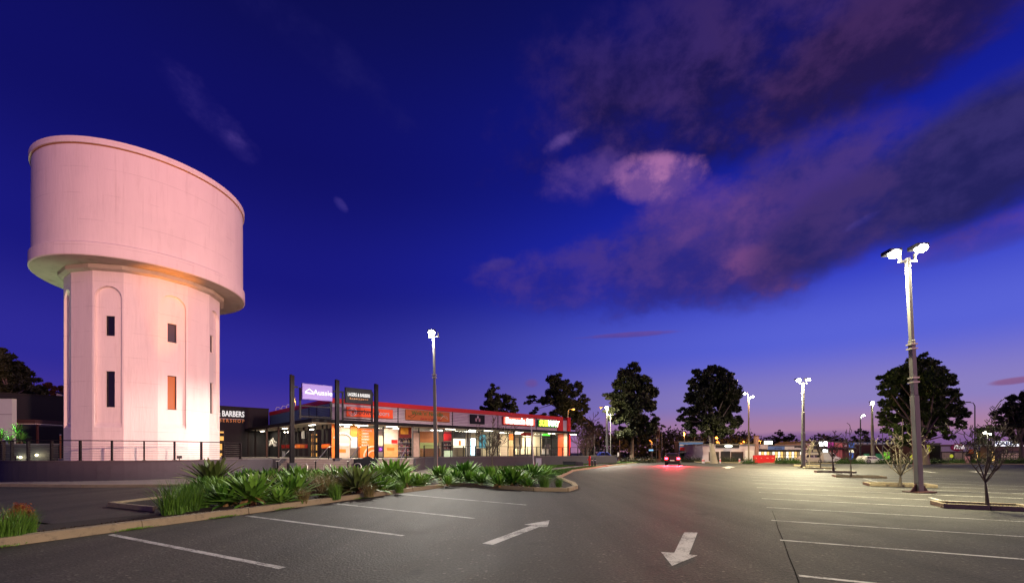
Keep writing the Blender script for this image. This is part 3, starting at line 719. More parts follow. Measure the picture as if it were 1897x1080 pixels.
# stock and fittings inside (each free to move)
def inside(name, label, cat, px, y, group=None): return thing(name, label, cat, SO+sdx*SX(px,-y)-sdn*y, SA, group)
def shelf_unit(px, y, w, h, label, cols, rows=4):
    s = inside('display_shelf', label, 'shelf', px, y, 'display shelves in the shop windows'); rng = random.Random(px)
    MB().box(-w/2,-w/2+.03,0,.4,DZ+.02,DZ+h).box(w/2-.03,w/2,0,.4,DZ+.02,DZ+h).box(-w/2,w/2,.37,.4,DZ+.02,DZ+h).build('frame', M_alum, s)
    for r in range(rows):
        z = DZ+.12+r*(h-.15)/rows; MB().box(-w/2+.03,w/2-.03,0,.37,z,z+.03).build('shelf', M_white, s)
        x = -w/2+.08
        while x < w/2-.15:
            ww = rng.uniform(.09,.16); hh = rng.uniform(.12,.26)
            MB().lathe([(ww*.45,z+.031),(ww*.5,z+hh*.6),(ww*.25,z+hh*.8),(ww*.25,z+hh)],8,(x+ww/2,.18)).build('jar', rng.choice(cols), s)
            x += ww+.03
jc = [mat('jar_yellow',(.6,.5,.08),.4),mat('jar_dark',(.05,.02,.02),.3),mat('jar_cream',(.7,.62,.45),.4),mat('jar_red',(.4,.04,.03),.4)]
shelf_unit(750,.35,1.5,1.9,'shelf of yellow and dark jars behind the window beside the peach poster',jc)
shelf_unit(829,.4,1.0,1.6,'shelf of jars below the red blind',jc)
f = inside('drinks_fridge','tall glowing blue white drinks fridge behind the dark glass','fridge',876,1.2)
MB().box(-.45,.45,0,.7,DZ+.02,DZ+2.1).build('cabinet', M_white, f, bevel=.02); MB().box(-.4,.4,-.02,-.005,DZ+.2,DZ+1.75).build('door', emis('fridge_door',(.55,.85,1),3.5), f); MB().box(-.4,.4,-.03,-.005,DZ+1.8,DZ+2.05).build('header', emis('fridge_header',(.9,.95,1),3), f)
for px, col, lab in ((902,emis('aqua_screen',(.10,.42,.50),.9),'aqua picture screen on the wall behind the dark glass'),(955,M_cream,'cream menu wall behind the glass doors')):
    s = inside('wall_screen',lab,'screen',px,2.5); MB().box(-1.2,1.2,0,.05,DZ+1.0,DZ+2.6).build('frame', M_black, s); MB().box(-1.15,1.15,-.02,-.003,DZ+1.05,DZ+2.55).build('display', col, s)
for px, y, lab, m in ((800,3,'timber counter behind the green window panel',mat('timber',(.3,.14,.05),.5)),(900,3.4,'dark counter in front of the aqua screen',M_char),(975,4,'cream counter behind the glass doors',M_cream),(1015,3.5,'pale counter in the rightmost shop',M_white)):
    s = inside('counter',lab,'counter',px,y); MB().box(-1.1,1.1,0,.6,DZ+.02,DZ+.95).build('body', m, s); MB().box(-1.15,1.15,-.04,.64,DZ+.95,DZ+1.0).build('worktop', M_white, s)
# left end: dark glazing and notices
M_dark_in = mat('dark_interior', (.02,.018,.018), .7)
MB().box(.9,.95,.5,9,DZ,zc).build('inner_screen', M_dark_in, shop)
ys = [0.06,SY(605),SY(597),SY(583),SY(572),SY(562),SY(552),SY(545),SY(538),SY(530),SY(521)]
for a, b in zip(ys, ys[1:]):
    MB().box(-.06,.06,b-.03,b+.03,DZ,TOP).build('mullion', M_alum, shop)
    MB().add([(.02,a+.02,DZ+.1),(.02,b-.02,DZ+.1),(.02,b-.02,TOP),(.02,a+.02,TOP)],[(0,1,2,3)]).build('window_pane', M_gld, shop)
MB().box(-.05,.05,0,ys[-1],DZ,DZ+.1).build('shopfront_rail', M_alum, shop)
MB().box(-.04,.12,ys[-1],YE+2,DZ,TOP).build('side_wall', M_char, shop)
def lpanel(a, b, pya, pyb, m, name='notice', x=-.075):
    y0, y1 = SY(b), SY(a); ym = (y0+y1)/2; p = SO-Vector((sdn.x,sdn.y,0))*ym; k = p.y
    return MB().box(x,x+.02,y0,y1,CH+(HZ-pyb)/F*k,CH+(HZ-pya)/F*k).build(name, m, shop)
for i, (a, b) in enumerate(((523,529),(531,537),(539,542),(548,551),(552,558),(559,566),(567,571))): lpanel(a, b, 823.5, 829.5, M_red if i in (0,1,2,6) else M_orange)
lpanel(597,612.5,823,829,M_orange); lpanel(598,612,822,830,M_red,'notice_back',-.068); lpanel(523,571,822.5,830.5,mat('dark_red_strip',(.2,.02,.012),.5),'notice_back',-.068)
lpanel(524,528.5,835,846,M_white); lpanel(560,566,798,812,M_white)
lg = [(500.5,818,3,9),(503.5,816,2.4,10),(507,814,2.4,12),(509.5,818,2.4,10),(513,819,2.6,8)]
for px, py, w_, h_ in lg:
    y = SY(px); k = (SO-Vector((sdn.x,sdn.y,0))*y).y; zc_ = CH+(HZ-py-3)/F*k; rr = h_/2/F*k; ry = .38
    MB().tube([(-.07,y+ry*.6*math.cos(R(q)),zc_+rr*math.sin(R(q))) for q in range(0,361,30)],.07,5,False).build('logo_print', M_white, shop)
# shop signs on the parapet
def sign(name, label, a, b, pyt, pyb, m, off=.12, th=.14):
    x0, x1 = SX(a, off), SX(b, off); o = thing(name, label, 'sign', SO+sdx*(x0+x1)/2, SA); w_ = x1-x0
    zt_, zb_ = SZ((a+b)/2, pyt, off), SZ((a+b)/2, pyb, off)
    MB().box(-w_/2,w_/2,-off-th+.04,-off+.06,zb_,zt_).build('sign_box', m, o, bevel=.012)
    return o, w_, (zt_+zb_)/2, zt_-zb_, -off-th+.035
o, w_, zm, h_, yf = sign('shop_sign','orange and red flooring shop sign with a white double ring',642,727,756,773,mat('flooring_sign',(.80,.075,.01),.45,emit=.25))
for r in (.34,.2): MB().tube([(-w_/2+.5+r*math.cos(R(q)),yf,zm+r*math.sin(R(q))) for q in range(0,361,20)],.035,5,False).build('ring_mark', M_white, o)
text('lettering','goodwood',.62,mat('sign_maroon',(.10,.012,.01),.5),o,upright(-.45,yf,zm),.006,sx=.95); text('lettering','floors',.62,M_white,o,upright(w_/2-1.0,yf,zm),0,sx=.9)
o, w_, zm, h_, yf = sign('shop_sign','orange brown noodle shop sign with green lettering behind lamp post',751,832,760.5,779.5,mat('noodle_sign',(.42,.10,.018),.5,var=.2,emit=.15))
text('lettering',"Wok 'n' Noodle",.55,mat('sign_green',(.03,.16,.02),.5),o,upright(-.1,yf,zm+.18),.015); text('lettering','Eat in or take away',.32,mat('sign_red',(.35,.01,.01),.5),o,upright(.3,yf,zm-.33),.01,shear=.2)
for sgn in (-1,1):
    MB().tube([(sgn*(w_/2-.25)-sgn*.9*q/8,yf,zm+.35*sgn*math.sin(q*.5)*.6-(.1)) for q in range(9)],.025,5).build('swirl_mark', M_black if sgn < 0 else M_cream, o)
    MB().tube([(sgn*(w_/2-.2)-sgn*.8*q/8,yf,zm-.25+.4*q/8) for q in range(9)],.02,5).build('swirl_mark', M_black if sgn < 0 else M_cream, o)
o, w_, zm, h_, yf = sign('shop_sign','small black sign with a pale leaf emblem on the parapet',871,897,768,785,M_char)
MB().add([(0,yf,zm+.48),(.12,yf,zm+.2),(0,yf,zm+.02),(-.12,yf,zm+.2)],[(0,1,2,3)]).build('emblem', M_white, o)
for s in (-1,1): MB().add([(s*.1,yf,zm+.12),(s*.34,yf,zm+.1),(s*.36,yf,zm-.2),(s*.14,yf,zm-.28)],[(0,1,2,3)]).build('emblem', mat('pink_print',(.5,.3,.3),.5), o)
o, w_, zm, h_, yf = sign('shop_sign','glowing red and white lit shop sign on the parapet',931,990,773,788,M_red)
MB().box(-w_/2+.12,w_/2-.12,yf-.012,yf-.002,zm-h_/2+.1,zm+h_/2-.1).build('sign_face', emis('red_glow_face',(1,.16,.10),1.7), o)
text('lettering','Barnacle Bill',.98,emis('white_glow',(1,.85,.75),5),o,upright(0,yf-.02,zm),.03,sx=.92)
o, w_, zm, h_, yf = sign('shop_sign','glowing green and yellow lit shop sign beside the red end column',996,1032,778,791,mat('sign_body_green',(.02,.2,.02),.5))
MB().box(-w_/2+.06,w_/2-.06,yf-.012,yf-.002,zm-h_/2+.06,zm+h_/2-.06).build('sign_face', emis('green_glow_face',(.04,.50,.03),.9), o)
text('lettering','SUB',1.0,emis('yellow_glow',(1,.75,.05),4),o,upright(-.85,yf-.02,zm),.03,shear=.15,sx=.9); text('lettering','WAY',1.0,emis('white_glow2',(1,1,.8),5),o,upright(.95,yf-.02,zm),.03,shear=.15,sx=.9)
# barbershop building to the left
bo = SO+Vector((-sdn.x,-sdn.y,0))*YE
bb = thing('shop_building','tall black clad barbershop building between tower and shop row','shop',bo,SA)
ztop = CH+(HZ-757.5)/F*50.5
MB().box(-30,-.12,.0,12,DZ,ztop).build('wall', M_char, bb); MB().box(-30.05,-.1,-.06,.2,ztop,ztop+.12).build('parapet_cap', M_black, bb)
xs = -(bo.x+.588*bo.y)/(sdx.x+.588*sdx.y)    # column 460
MB().box(xs-.06,xs+.06,-.08,0,DZ,ztop).build('downpipe', M_black, bb)
for i in range(5): MB().box(-3-i*2.4-.015,-3-i*2.4+.015,-.012,0,DZ,ztop).build('panel_joint', M_black, bb)
def BX(px): k = (px-CX)/F; return (k*bo.y-bo.x)/(sdx.x-k*sdx.y)
def BZ(px, py): return CH+(HZ-py)/F*(bo.y+sdx.y*BX(px))
text('lettering','LAGERS & BARBERS',.86,emis('barber_white',(1,.97,.95),.8),bb,upright(BX(452.5),-.05,BZ(440,767.5)),.02,sx=.62,align='RIGHT',extr=.03)
MB().box(BX(380),BX(452),-.05,-.02,BZ(430,776.3),BZ(430,775.6)).build('underline', M_white, bb)
text('lettering','BARBERSHOP',.48,mat('barber_gold',(.55,.22,.06),.5,emit=.3),bb,upright(BX(452.5),-.05,BZ(440,780)),.01,sx=.9,align='RIGHT',spacing=1.45,extr=.03)
wn = MB().box(BX(400),BX(415),-.06,.02,BZ(408,848),BZ(408,797)).build('window', M_alum, bb)
MB().box(BX(401),BX(414),-.08,-.061,BZ(408,846),BZ(408,799)).build('pane', emis('amber_window',(1,.5,.10),1.1), wn)
for z in (.4,1.4,2.2): MB().box(BX(401),BX(414),-.1,-.081,BZ(408,846)+z,BZ(408,846)+z+.35).build('shelf_shadow', M_black, wn)
# ladder hoops on the roof
for px in (511,522,531): 
    y = SY(px, -1.5); p = SO+sdx*1.5-sdn*y
    h = thing('roof_ladder', {511:'leftmost steel ladder hoop on the roof edge',522:'middle steel ladder hoop on the roof edge',531:'rightmost steel ladder hoop on the roof edge'}[px],'ladder',(p.x,p.y,6.02),SA,'ladder hoops on the roof')
    MB().tube([(0,0,0),(0,0,.9),(.1,0,1.05),(.4,0,1.05),(.5,0,.9),(.5,0,0)],.03,5).build('hoop', M_white, h)

# ================================================================ pylon sign frame with two boards
PO = Vector((-15.5,31.6,0)); pd = sdx
def PX(px): k = (px-CX)/F; return (k*PO.y-PO.x)/(pd.x-k*pd.y)
def PZ(px, py): return CH+(HZ-py)/F*(PO.y+pd.y*PX(px))
pf = thing('pylon_sign','tall black three post sign frame carrying two boards','sign frame',PO,SA)
for px, pyt in ((541,694),(624.5,703),(697,711)):
    x = PX(px); zt_ = PZ(px, pyt)
    MB().box(x-.13,x-.02,-.13,.13,0,zt_).box(x+.02,x+.13,-.12,.12,0,zt_-.04).box(x-.02,x+.02,-.1,.1,0,zt_-.06).build('post', M_black, pf)
    if px < 690: MB().box(x-.26,x+.26,-.26,.26,0,DZ-.25 if px < 600 else DZ+.05).build('footing', M_slate, pf)
xr0, xr1 = PX(541)+.13, PX(697)-.13
MB().box(PX(541)+.13,PX(552),-.04,.04,PZ(546,718),PZ(546,715)).box(PX(617),PX(637),-.04,.04,PZ(627,727),PZ(627,724)).box(PX(686),PX(697),-.04,.04,PZ(691,732),PZ(691,730)).build('cross_rail', M_black, pf)
for a, b, yt, yb_ in ((555,614,740,776),(634,690,748,780)):
    for px in (a+1, b-1): MB().box(PX(px)-.06,PX(px)+.06,-.05,.05,PZ(px,yb_),PZ(px,yt-22)).build('bracket', M_black, pf)
    MB().box(PX(a),PX(b),-.045,.045,PZ((a+b)/2,yb_-2),PZ((a+b)/2,yb_-5)).build('cross_rail', M_black, pf)
    MB().box(PX(a),PX(b),-.03,.03,PZ((a+b)/2,yt+14),PZ((a+b)/2,yt+12)).build('cross_rail', M_black, pf)
bo1 = thing('sign_board','glowing lilac sign board with a white house logo on the post frame','sign',PO+pd*((PX(557)+PX(613))/2),SA)
w_ = PX(613)-PX(557); zt_, zb_ = PZ(585,713), PZ(585,742)
MB().box(-w_/2,w_/2,-.32,-.12,zb_,zt_).build('sign_box', mat('violet_case',(.10,.05,.30),.4), bo1, bevel=.015)
MB().box(-w_/2+.05,w_/2-.05,-.335,-.322,zb_+.05,zt_-.05).build('sign_face', emis('lilac_face',(.46,.27,.95),.5), bo1)
M_wg = emis('board_white',(1,.97,1),1.0); zm = (zt_+zb_)/2
text('lettering','Aussie',.52,M_wg,bo1,upright(.36,-.345,zm-.02),.012)
hx = -w_/2+.48
MB().add([(hx-.32,-.345,zm-.02),(hx,-.345,zm+.24),(hx+.32,-.345,zm-.02),(hx+.22,-.345,zm-.02),(hx,-.345,zm+.14),(hx-.22,-.345,zm-.02)],[(0,5,4,1),(1,4,3,2)]).box(hx-.3,hx+.3,-.345,-.338,zm-.16,zm-.05).build('house_mark', M_wg, bo1)
bo2 = thing('sign_board','black barbershop sign board with white lettering on the post frame','sign',PO+pd*((PX(637)+PX(686))/2),SA)
w_ = PX(686)-PX(637); zt_, zb_ = PZ(661,720), PZ(661,748)
MB().box(-w_/2,w_/2,-.30,-.12,zb_,zt_).build('sign_box', M_char, bo2, bevel=.015); zm = (zt_+zb_)/2
text('lettering','LAGERS & BARBERS',.36,emis('board_white2',(1,.97,.95),.9),bo2,upright(0,-.31,zm+.06),.015,sx=.58); text('lettering','BARBERSHOP',.17,mat('board_gold',(.5,.22,.08),.5,emit=.2),bo2,upright(0,-.31,zm-.25),.01,spacing=1.6)
pl = thing('planter_box','dark plinth with a black cone at the top of the steps','plinth',(-10.75,33.0,0))
MB().box(-.75,.75,-.5,.45,0,DZ+.02).build('box', M_char, pl, bevel=.02); MB().lathe([(.36,DZ+.02),(.34,DZ+.09),(.06,DZ+.22),(.04,DZ+1.0),(0.0,DZ+1.02)],12,(.1,0)).build('cone', M_black, pl)
# ================================================================ garden plants
def agave_mesh(seed, n=34, dead=6):
    rng = random.Random(seed); mb = MB(); md = MB()
    def leaf(mb, az, elv, L, W, droop, z0, tw=0):
        d = Vector((math.cos(az),math.sin(az),0)); s = Vector((-d.y,d.x,0)); seg = 7; rows = []
        p = Vector((d.x*.05,d.y*.05,z0)); e = elv
        for i in range(seg+1):
            q = i/seg
            wv = W*(.5+1.3*q if q < .38 else 1.0*(1-((q-.38)/.62)**1.7)) if q < 1 else 0
            wv = max(wv, .002)
            dirv = d*math.cos(e)+Vector((0,0,math.sin(e))); up = dirv.cross(s)*-1
            ss = (s+up*tw*q).normalized()
            rows.append((p-ss*wv/2+up*wv*.18, p.copy(), p+ss*wv/2+up*wv*.18)); p = p+dirv*(L/seg); e -= droop/seg*(.3+1.4*q)
        o = len(mb.v)
        for r in rows: mb.v += [tuple(x) for x in r]
        for i in range(seg):
            for k in range(2): mb.f.append((o+3*i+k,o+3*i+k+1,o+3*i+k+4,o+3*i+k+3))
    ga = 2.39996
    for i in range(n):
        q = i/(n-1)
        leaf(mb, i*ga+rng.uniform(-.2,.2), R(86-74*q**.9)+rng.uniform(-.1,.1), (.50+.26*math.sin(min(1,q*1.5)*1.57))*rng.uniform(.85,1.12), .125*rng.uniform(.8,1.15), R(10+38*q)*rng.uniform(.6,1.4), .20-.12*q, rng.uniform(-.3,.3))
    for i in range(dead): leaf(md, rng.uniform(0,6.28), R(-20), rng.uniform(.3,.45), .07, R(70), .22, .8)
    stem = MB().tube([(0,0,0),(.02,0,.2),(0,0,.40)],[.07,.06,.05],7)
    return mb, md, stem
def tussock_mesh(seed, n=260, spread=.34, h=.95):
    rng = random.Random(seed); mb = MB()
    for i in range(n):
        az = rng.uniform(0,6.28); r = spread*.55*math.sqrt(rng.random()); p = Vector((r*math.cos(az*1.7+i),r*math.sin(az*1.7+i),0))
        out = Vector((math.cos(az),math.sin(az),0)); L = h*rng.uniform(.45,1.05); e = R(rng.uniform(62,89)); s = Vector((-out.y,out.x,0)); wv = rng.uniform(.008,.016); dr = R(rng.uniform(10,75)); o = len(mb.v)
        for k in range(6):
            q = k/5; ww = wv*(1-q**2*.95); mb.v += [tuple(p-s*ww/2),tuple(p+s*ww/2)]; p = p+(out*math.cos(e)+Vector((0,0,math.sin(e))))*L/5; e -= dr/5*(.4+q*1.4)
        for k in range(5): mb.f.append((o+2*k,o+2*k+1,o+2*k+3,o+2*k+2))
    return mb
AG = []
for s in range(4):
    mb, md, stm = agave_mesh(s*11+3, 58 if s != 3 else 48)
    r = thing('agave', 'x', 'plant', (0,0,-50)); mb.build('leaf_rosette', M_agave2 if s == 0 else M_agave, r, True); md.build('dead_leaves', M_dead, r); stm.build('stem', M_dead, r); AG.append(r)
used = set(); prng = random.Random(4)
def plant(proto, px, py, hpx, label, key, base=1.0, z=.075, wide=1.0):
    g = G(px, py, z); s = hpx/F*g.y/base
    o = proto if key not in used else copy_tree(proto); used.add(key)
    o.location = g; o.scale = (s*wide,s*wide,s); o.rotation_euler = (prng.uniform(-.08,.08),prng.uniform(-.08,.08),prng.uniform(0,6.28))
    o['label'] = label; return o
ags = [(394,902,66,0,'large olive agave standing tallest at the back left of the garden bed'),
 (468,936,78,1,'big spreading agave at the front left of the garden bed'),
 (418,938,58,2,'low agave between the green tussocks and the big spreading agave'),
 (541,928,68,3,'bright compact agave right of the big spreading agave'),
 (500,905,50,1,'pale agave behind the big spreading agave'),
 (448,905,44,2,'small agave right behind the tallest olive agave'),
 (375,912,40,1,'small agave in front of the tallest olive agave'),
 (553,900,50,2,'upright agave below the first sign post'),
 (590,896,38,1,'small back row agave below the lilac sign'),
 (626,897,46,3,'back row agave behind the dry brown tussock'),
 (664,915,66,0,'olive agave with dry brown skirt near the bed kerb'),
 (702,912,44,3,'bright low agave at the kerb in front of the plinth'),
 (700,898,48,2,'agave below the third sign post'),
 (728,896,62,1,'tall agave in front of the right end of the steps'),
 (752,903,40,3,'agave second from the right end of the first bed'),
 (774,902,34,2,'rightmost small agave of the first bed'),
 (640,905,34,2,'little agave beside the olive agave with the dry skirt'),
 (815,890,38,2,'dark agave at the left end of the second bed'),
 (845,896,34,3,'agave second from left in the second bed'),
 (862,889,46,1,'tall pale agave below the lamp post in the second bed'),
 (892,899,30,2,'low agave at the near kerb of the second bed'),
 (908,893,40,3,'agave in the middle of the second bed'),
 (948,901,48,1,'large fan shaped agave of the second bed'),
 (985,892,44,2,'agave right of the large fan shaped agave'),
 (1008,888,36,3,'rightmost agave of the second bed'),
 (930,890,36,0,'olive back row agave of the second bed'),
 (430,925,46,3,'green agave tucked left behind the big spreading agave'),
 (350,922,34,2,'smallest agave behind the left tip tussocks'),
 (520,935,44,2,'low agave between the big spreading and the bright compact agaves'),
 (520,898,40,1,'back row agave left of the first sign post'),
 (575,905,40,3,'middle row agave right of the bright compact agave'),
 (612,899,34,2,'narrow back row agave by the middle sign post'),
 (655,895,44,3,'back row agave between the second and third sign posts'),
 (683,905,44,1,'agave crowded between the dry skirted and kerb agaves'),
 (718,908,36,2,'low agave at the kerb below the right end of the steps'),
 (745,893,44,0,'olive agave behind the second last agave of the first bed'),
 (790,896,26,3,'tiny agave at the gap between the two beds'),
 (830,900,26,3,'tiny kerbside agave at the left of the second bed'),
 (872,897,34,1,'kerbside agave below the lamp post'),
 (925,902,34,3,'kerbside agave left of the fan shaped agave'),
 (968,899,36,2,'agave between the fan shaped agave and its right neighbour'),
 (980,904,26,3,'small kerbside agave near the right tip of the second bed'),
 (484,912,46,0,'olive agave directly behind the big spreading agave'),
 (408,912,40,3,'green agave right in front of the tallest olive agave'),
 (460,893,34,3,'back row agave near the end of the curved wall')]
for px, py, h, k, lab in ags:
    o = plant(AG[k], px, py, h, lab, 'ag%d' % k, .94, wide=1.18); o['group'] = 'agaves in the garden beds'
TS = []
for s, m in ((1,M_grassb),(2,M_dry)):
    r = thing('grass_tussock','x','plant',(0,0,-50)); tussock_mesh(s, 330).build('blades', m, r); TS.append(r)
for px, py, h, k, lab, wd in ((322,953,66,0,'tall green grass tussock at the left tip of the garden bed',1.2),(352,946,62,0,'green grass tussock second from the left tip of the bed',1.1),(398,930,50,0,'green tussock in front of the tallest olive agave',1.1),
   (607,921,46,1,'dry brown tussock beside the bright compact agave',1.35),(637,914,44,1,'dry brown tussock below the middle sign post',1.3),(585,915,38,1,'small dry tussock behind the bright compact agave',1.2),
   (375,940,44,0,'green tussock third from the left tip of the bed',1.2),(430,935,34,0,'low green tussock left of the big spreading agave',1.2),(560,932,30,1,'short dry tussock at the kerb by the bright compact agave',1.4),(622,925,36,0,'green tussock between the two dry brown tussocks',1.2),(683,920,28,1,'low dry tussock at the kerb below the third sign post',1.4),(740,912,24,0,'short green tussock at the kerb near the end of the first bed',1.3),(1035,902,20,0,'tiny green tussock at the very tip of the second bed',1.3),(1008,905,30,0,'bright green tussock at the right tip of the second bed',1.2),(22,1000,62,0,'green tussock below the red shrub at the left edge',1.1),(52,992,50,0,'small green tussock right of the red shrub',1.0),(-12,1004,66,0,'green tussock cut by the left edge',1.1)):
    o = plant(TS[k], px, py, h, lab, 'ts%d' % k, .85, wide=wd); o['group'] = 'grass tussocks in the garden beds'
rng = np.random.default_rng(3)
rs = thing('red_shrub','reddish orange leafy shrub at the left edge of the kerb strip','shrub',G(34,990,.07))
c = []
for bx, bz, r in ((0,.32,.15),(.09,.42,.11),(-.12,.26,.13),(.12,.22,.12),(.03,.48,.07)): c.append(rng.normal(size=(260,3))*r*.55+np.array([bx,0,bz]))
v, f = leaf_cards(np.concatenate(c), .045, rng); np_mesh('leaves', v, f, M_redsh, rs)
mb = MB()
for i in range(9): mb.tube([(0,0,0),(random.uniform(-.12,.12),random.uniform(-.1,.1),.25),(random.uniform(-.2,.2),random.uniform(-.12,.12),.45)],[.008,.006,.003],4)
mb.build('stems', M_dead, rs)
# mulch chips and leaf litter, kerb weeds
c = []
for i in range(5200):
    s = random.uniform(-1,17); q = random.random(); p = vv*(-10.75-q*(.6 if s < 8.6 else 2.2))+u*s
    c.append((p.x,p.y,.085+random.random()*.02))
for i in range(1200):
    p = G(random.uniform(840,1050), random.uniform(888,905)); c.append((p.x,p.y,.085))
v, f = leaf_cards(np.array(c), .04, np.random.default_rng(5)); np_mesh('bark_mulch', v, f, mat('bark_chips',(.035,.022,.013),.9,var=.7,scale=30), kind='stuff')
c = []
for i in range(900):
    s = random.gauss(0,1); s = random.choice((5.4,7.2,8.9,3.4,12))+random.gauss(0,.16); p = vv*(-10.47+abs(random.gauss(0,.03)))+u*s; c.append((p.x,p.y,.012+random.random()*.03))
v, f = leaf_cards(np.array(c), .035, np.random.default_rng(6)); np_mesh('kerb_weeds', v, f, M_grassb, kind='stuff')
# lawn: a mown berm
lw = [G(880,879),G(935,872.5),G(1013,869.5),G(1090,861.5),G(1150,855.5)]; la_ = inset([wl0,wl1],.35)
pts = [la_[0]+wd_*1.0,la_[1],Vector((19,66,0))]+[G(1160,855.2)]+lw[::-1]
flat('lawn', pts, .12, mat('lawn_soil',(.05,.11,.015),.9,var=.5,scale=3))
vrg = [G(1034,886),G(1060,873),G(1120,863.6),G(1090,865),G(1013,875),G(985,880)]
flat('verge', vrg, .13, mat('verge_turf',(.05,.09,.02),.9,var=.5,scale=3))
c = []
bmx = bmesh.new()
def inside_poly(x, y, poly):
    r = False; j = len(poly)-1
    for i in range(len(poly)):
        if (poly[i][1] > y) != (poly[j][1] > y) and x < (poly[j][0]-poly[i][0])*(y-poly[i][1])/(poly[j][1]-poly[i][1])+poly[i][0]: r = not r
        j = i
    return r
while len(c) < 15000:
    x, y = random.uniform(-8,20), random.uniform(28,66)
    if inside_poly(x, y, pts) or inside_poly(x, y, vrg): c.append((x,y,.15))
v, f = leaf_cards(np.array(c), .11, np.random.default_rng(8)); np_mesh('grass', v, f, M_lawn, kind='stuff')
# ================================================================ trees
def leafy(name, label, Y, blobs, trunk, leaf=.42, m=None, dens=1.0, seed=1, depth=1.0, bark=None, tw=.3, limb=True, group=None, k=6.5):
    rng = np.random.default_rng(seed); mpp = Y/F
    base = P(trunk[0][0], trunk[0][1], Y); base.z = 0
    t_ = thing(name, label, 'tree', base, 0, group); cs = []; tips = []
    rmax = max(b[2] for b in blobs)*mpp
    for bx, by, br in blobs:
        c0 = P(bx, by, Y+rng.uniform(-1,1)*rmax*depth); r = br*mpp; nsub = max(5, int(br*.8))
        tips.append((c0, r))
        for j in range(nsub):      # leafy sub-clumps leave an uneven outline and gaps
            d = rng.normal(size=3); d /= np.linalg.norm(d); q = rng.uniform(.35,1.0)**.5
            sc_ = np.array(c0)+d*r*q*np.array([.88,.9,.82]); sr = r*rng.uniform(.20,.38)+.12
            n = int(dens*k*(sr/leaf)**2*6)+6
            e = rng.normal(size=(n,3)); e /= np.linalg.norm(e,axis=1)[:,None]
            cs.append(sc_+e*sr*rng.uniform(.3,1.0,(n,1))*np.array([1.15,1.15,.7]))
    cs = np.concatenate(cs)-np.array(base)
    v, f = leaf_cards(cs, leaf, rng, .6, .25); np_mesh('crown', v, f, m or M_gum, t_)
    mb = MB(); tp = [P(x,y,Y)-base for x,y in trunk]; n = len(tp); tp[0].z = -.1
    rad = [tw*(1-.55*i/(n-1)) for i in range(n)]; rad[0] *= 1.35
    mb.tube(tp, rad, 9)
    if limb:
        rr = random.Random(seed)
        for c0, r in tips:
            k0 = rr.randrange(max(1,n//2), n); a = tp[k0]; b = c0-base; mid = a*.5+b*.5+Vector((rr.uniform(-.5,.5),rr.uniform(-.5,.5),-r*.3))
            mb.tube([a,mid,b,b+Vector((rr.uniform(-1,1),0,rr.uniform(.2,1)))*r*.6],[tw*.36,tw*.2,tw*.1,.02],6)
    mb.build('trunk', bark or M_bark, t_, True)
    return t_
leafy('gum_tree','dense dark gum tree rising behind the middle of the shop roof',84,[(917,722,12),(912,738,16),(930,742,17),(900,755,14),(945,745,11),(920,758,20),(948,760,12),(925,770,18),(896,768,8)],[(925,850),(924,800),(922,760)],seed=2)
leafy('gum_tree','broad dark double topped gum tree behind the right end of the shop',92,[(1028,704,16),(1040,718,20),(1025,735,20),(1064,720,17),(1075,740,18),(1050,745,26),(1078,762,14),(1060,770,24),(1035,765,18),(1004,740,12),(985,738,10),(975,747,7),(1015,742,9),(992,758,6),(1085,780,14),(1096,790,10),(1050,790,16),(990,768,9),(1012,772,9)],[(1052,850),(1051,800),(1050,765),(1048,740)],seed=3,tw=.4)
leafy('gum_tree','tall dark gum tree with lamp lit leaves on its left side',78,[(1172,690,20),(1160,706,22),(1186,706,22),(1148,722,17),(1172,726,30),(1198,728,20),(1205,748,17),(1140,742,17),(1160,752,30),(1190,758,28),(1134,764,13),(1140,775,14),(1160,785,26),(1190,788,25),(1210,778,12),(1208,796,10),(1172,806,20),(1195,812,12),(1150,800,14),(1126,735,9)],[(1170,846),(1171,820),(1173,800),(1172,760)],seed=4,tw=.32)
tb = P(1181,846,78); tb.z = 0
leafy('gum_tree','wide gum tree with a pale forked trunk standing at the far kerb',64,[(1302,693,17),(1324,692,19),(1344,698,15),(1292,712,18),(1318,716,26),(1348,722,22),(1360,738,14),(1300,738,24),(1330,748,30),(1280,752,16),(1266,762,10),(1356,764,18),(1290,770,20),(1275,786,14),(1262,778,8),(1320,776,22),(1345,788,20),(1364,780,11),(1305,797,14),(1280,800,9),(1335,800,12)],[(1323,855),(1319,830),(1317,805),(1321,780),(1318,755)],seed=5,tw=.40,bark=mat('pale_trunk',(.24,.19,.15),.85,var=.4,scale=1.2,bump=.4))
leafy('plane_tree','large spreading tree behind the tall lamp post with green lit leaves',58,[(1702,668,17),(1682,682,17),(1720,684,20),(1658,698,20),(1738,688,12),(1636,702,11),(1690,706,32),(1730,712,28),(1757,706,13),(1645,722,15),(1672,732,26),(1715,740,32),(1752,734,22),(1772,730,9),(1640,745,9),(1660,762,20),(1700,768,26),(1740,765,24),(1772,758,17),(1786,770,10),(1632,770,9),(1648,788,18),(1680,798,22),(1720,795,20),(1752,790,15),(1665,815,15),(1690,820,10),(1756,806,9),(1780,785,9)],[(1713,858),(1712,835),(1708,815),(1706,790),(1704,760)],m=M_plane,seed=6,tw=.45,leaf=.36,bark=M_bark)
leafy('gum_tree','dark rounded tree cut by the right edge of the picture',72,[(1888,745,18),(1870,758,14),(1900,760,25),(1855,768,12),(1915,745,25),(1846,777,8),(1880,785,22),(1905,800,25),(1862,795,14),(1885,815,15),(1925,780,25)],[(1893,850),(1892,820),(1894,795)],seed=7)
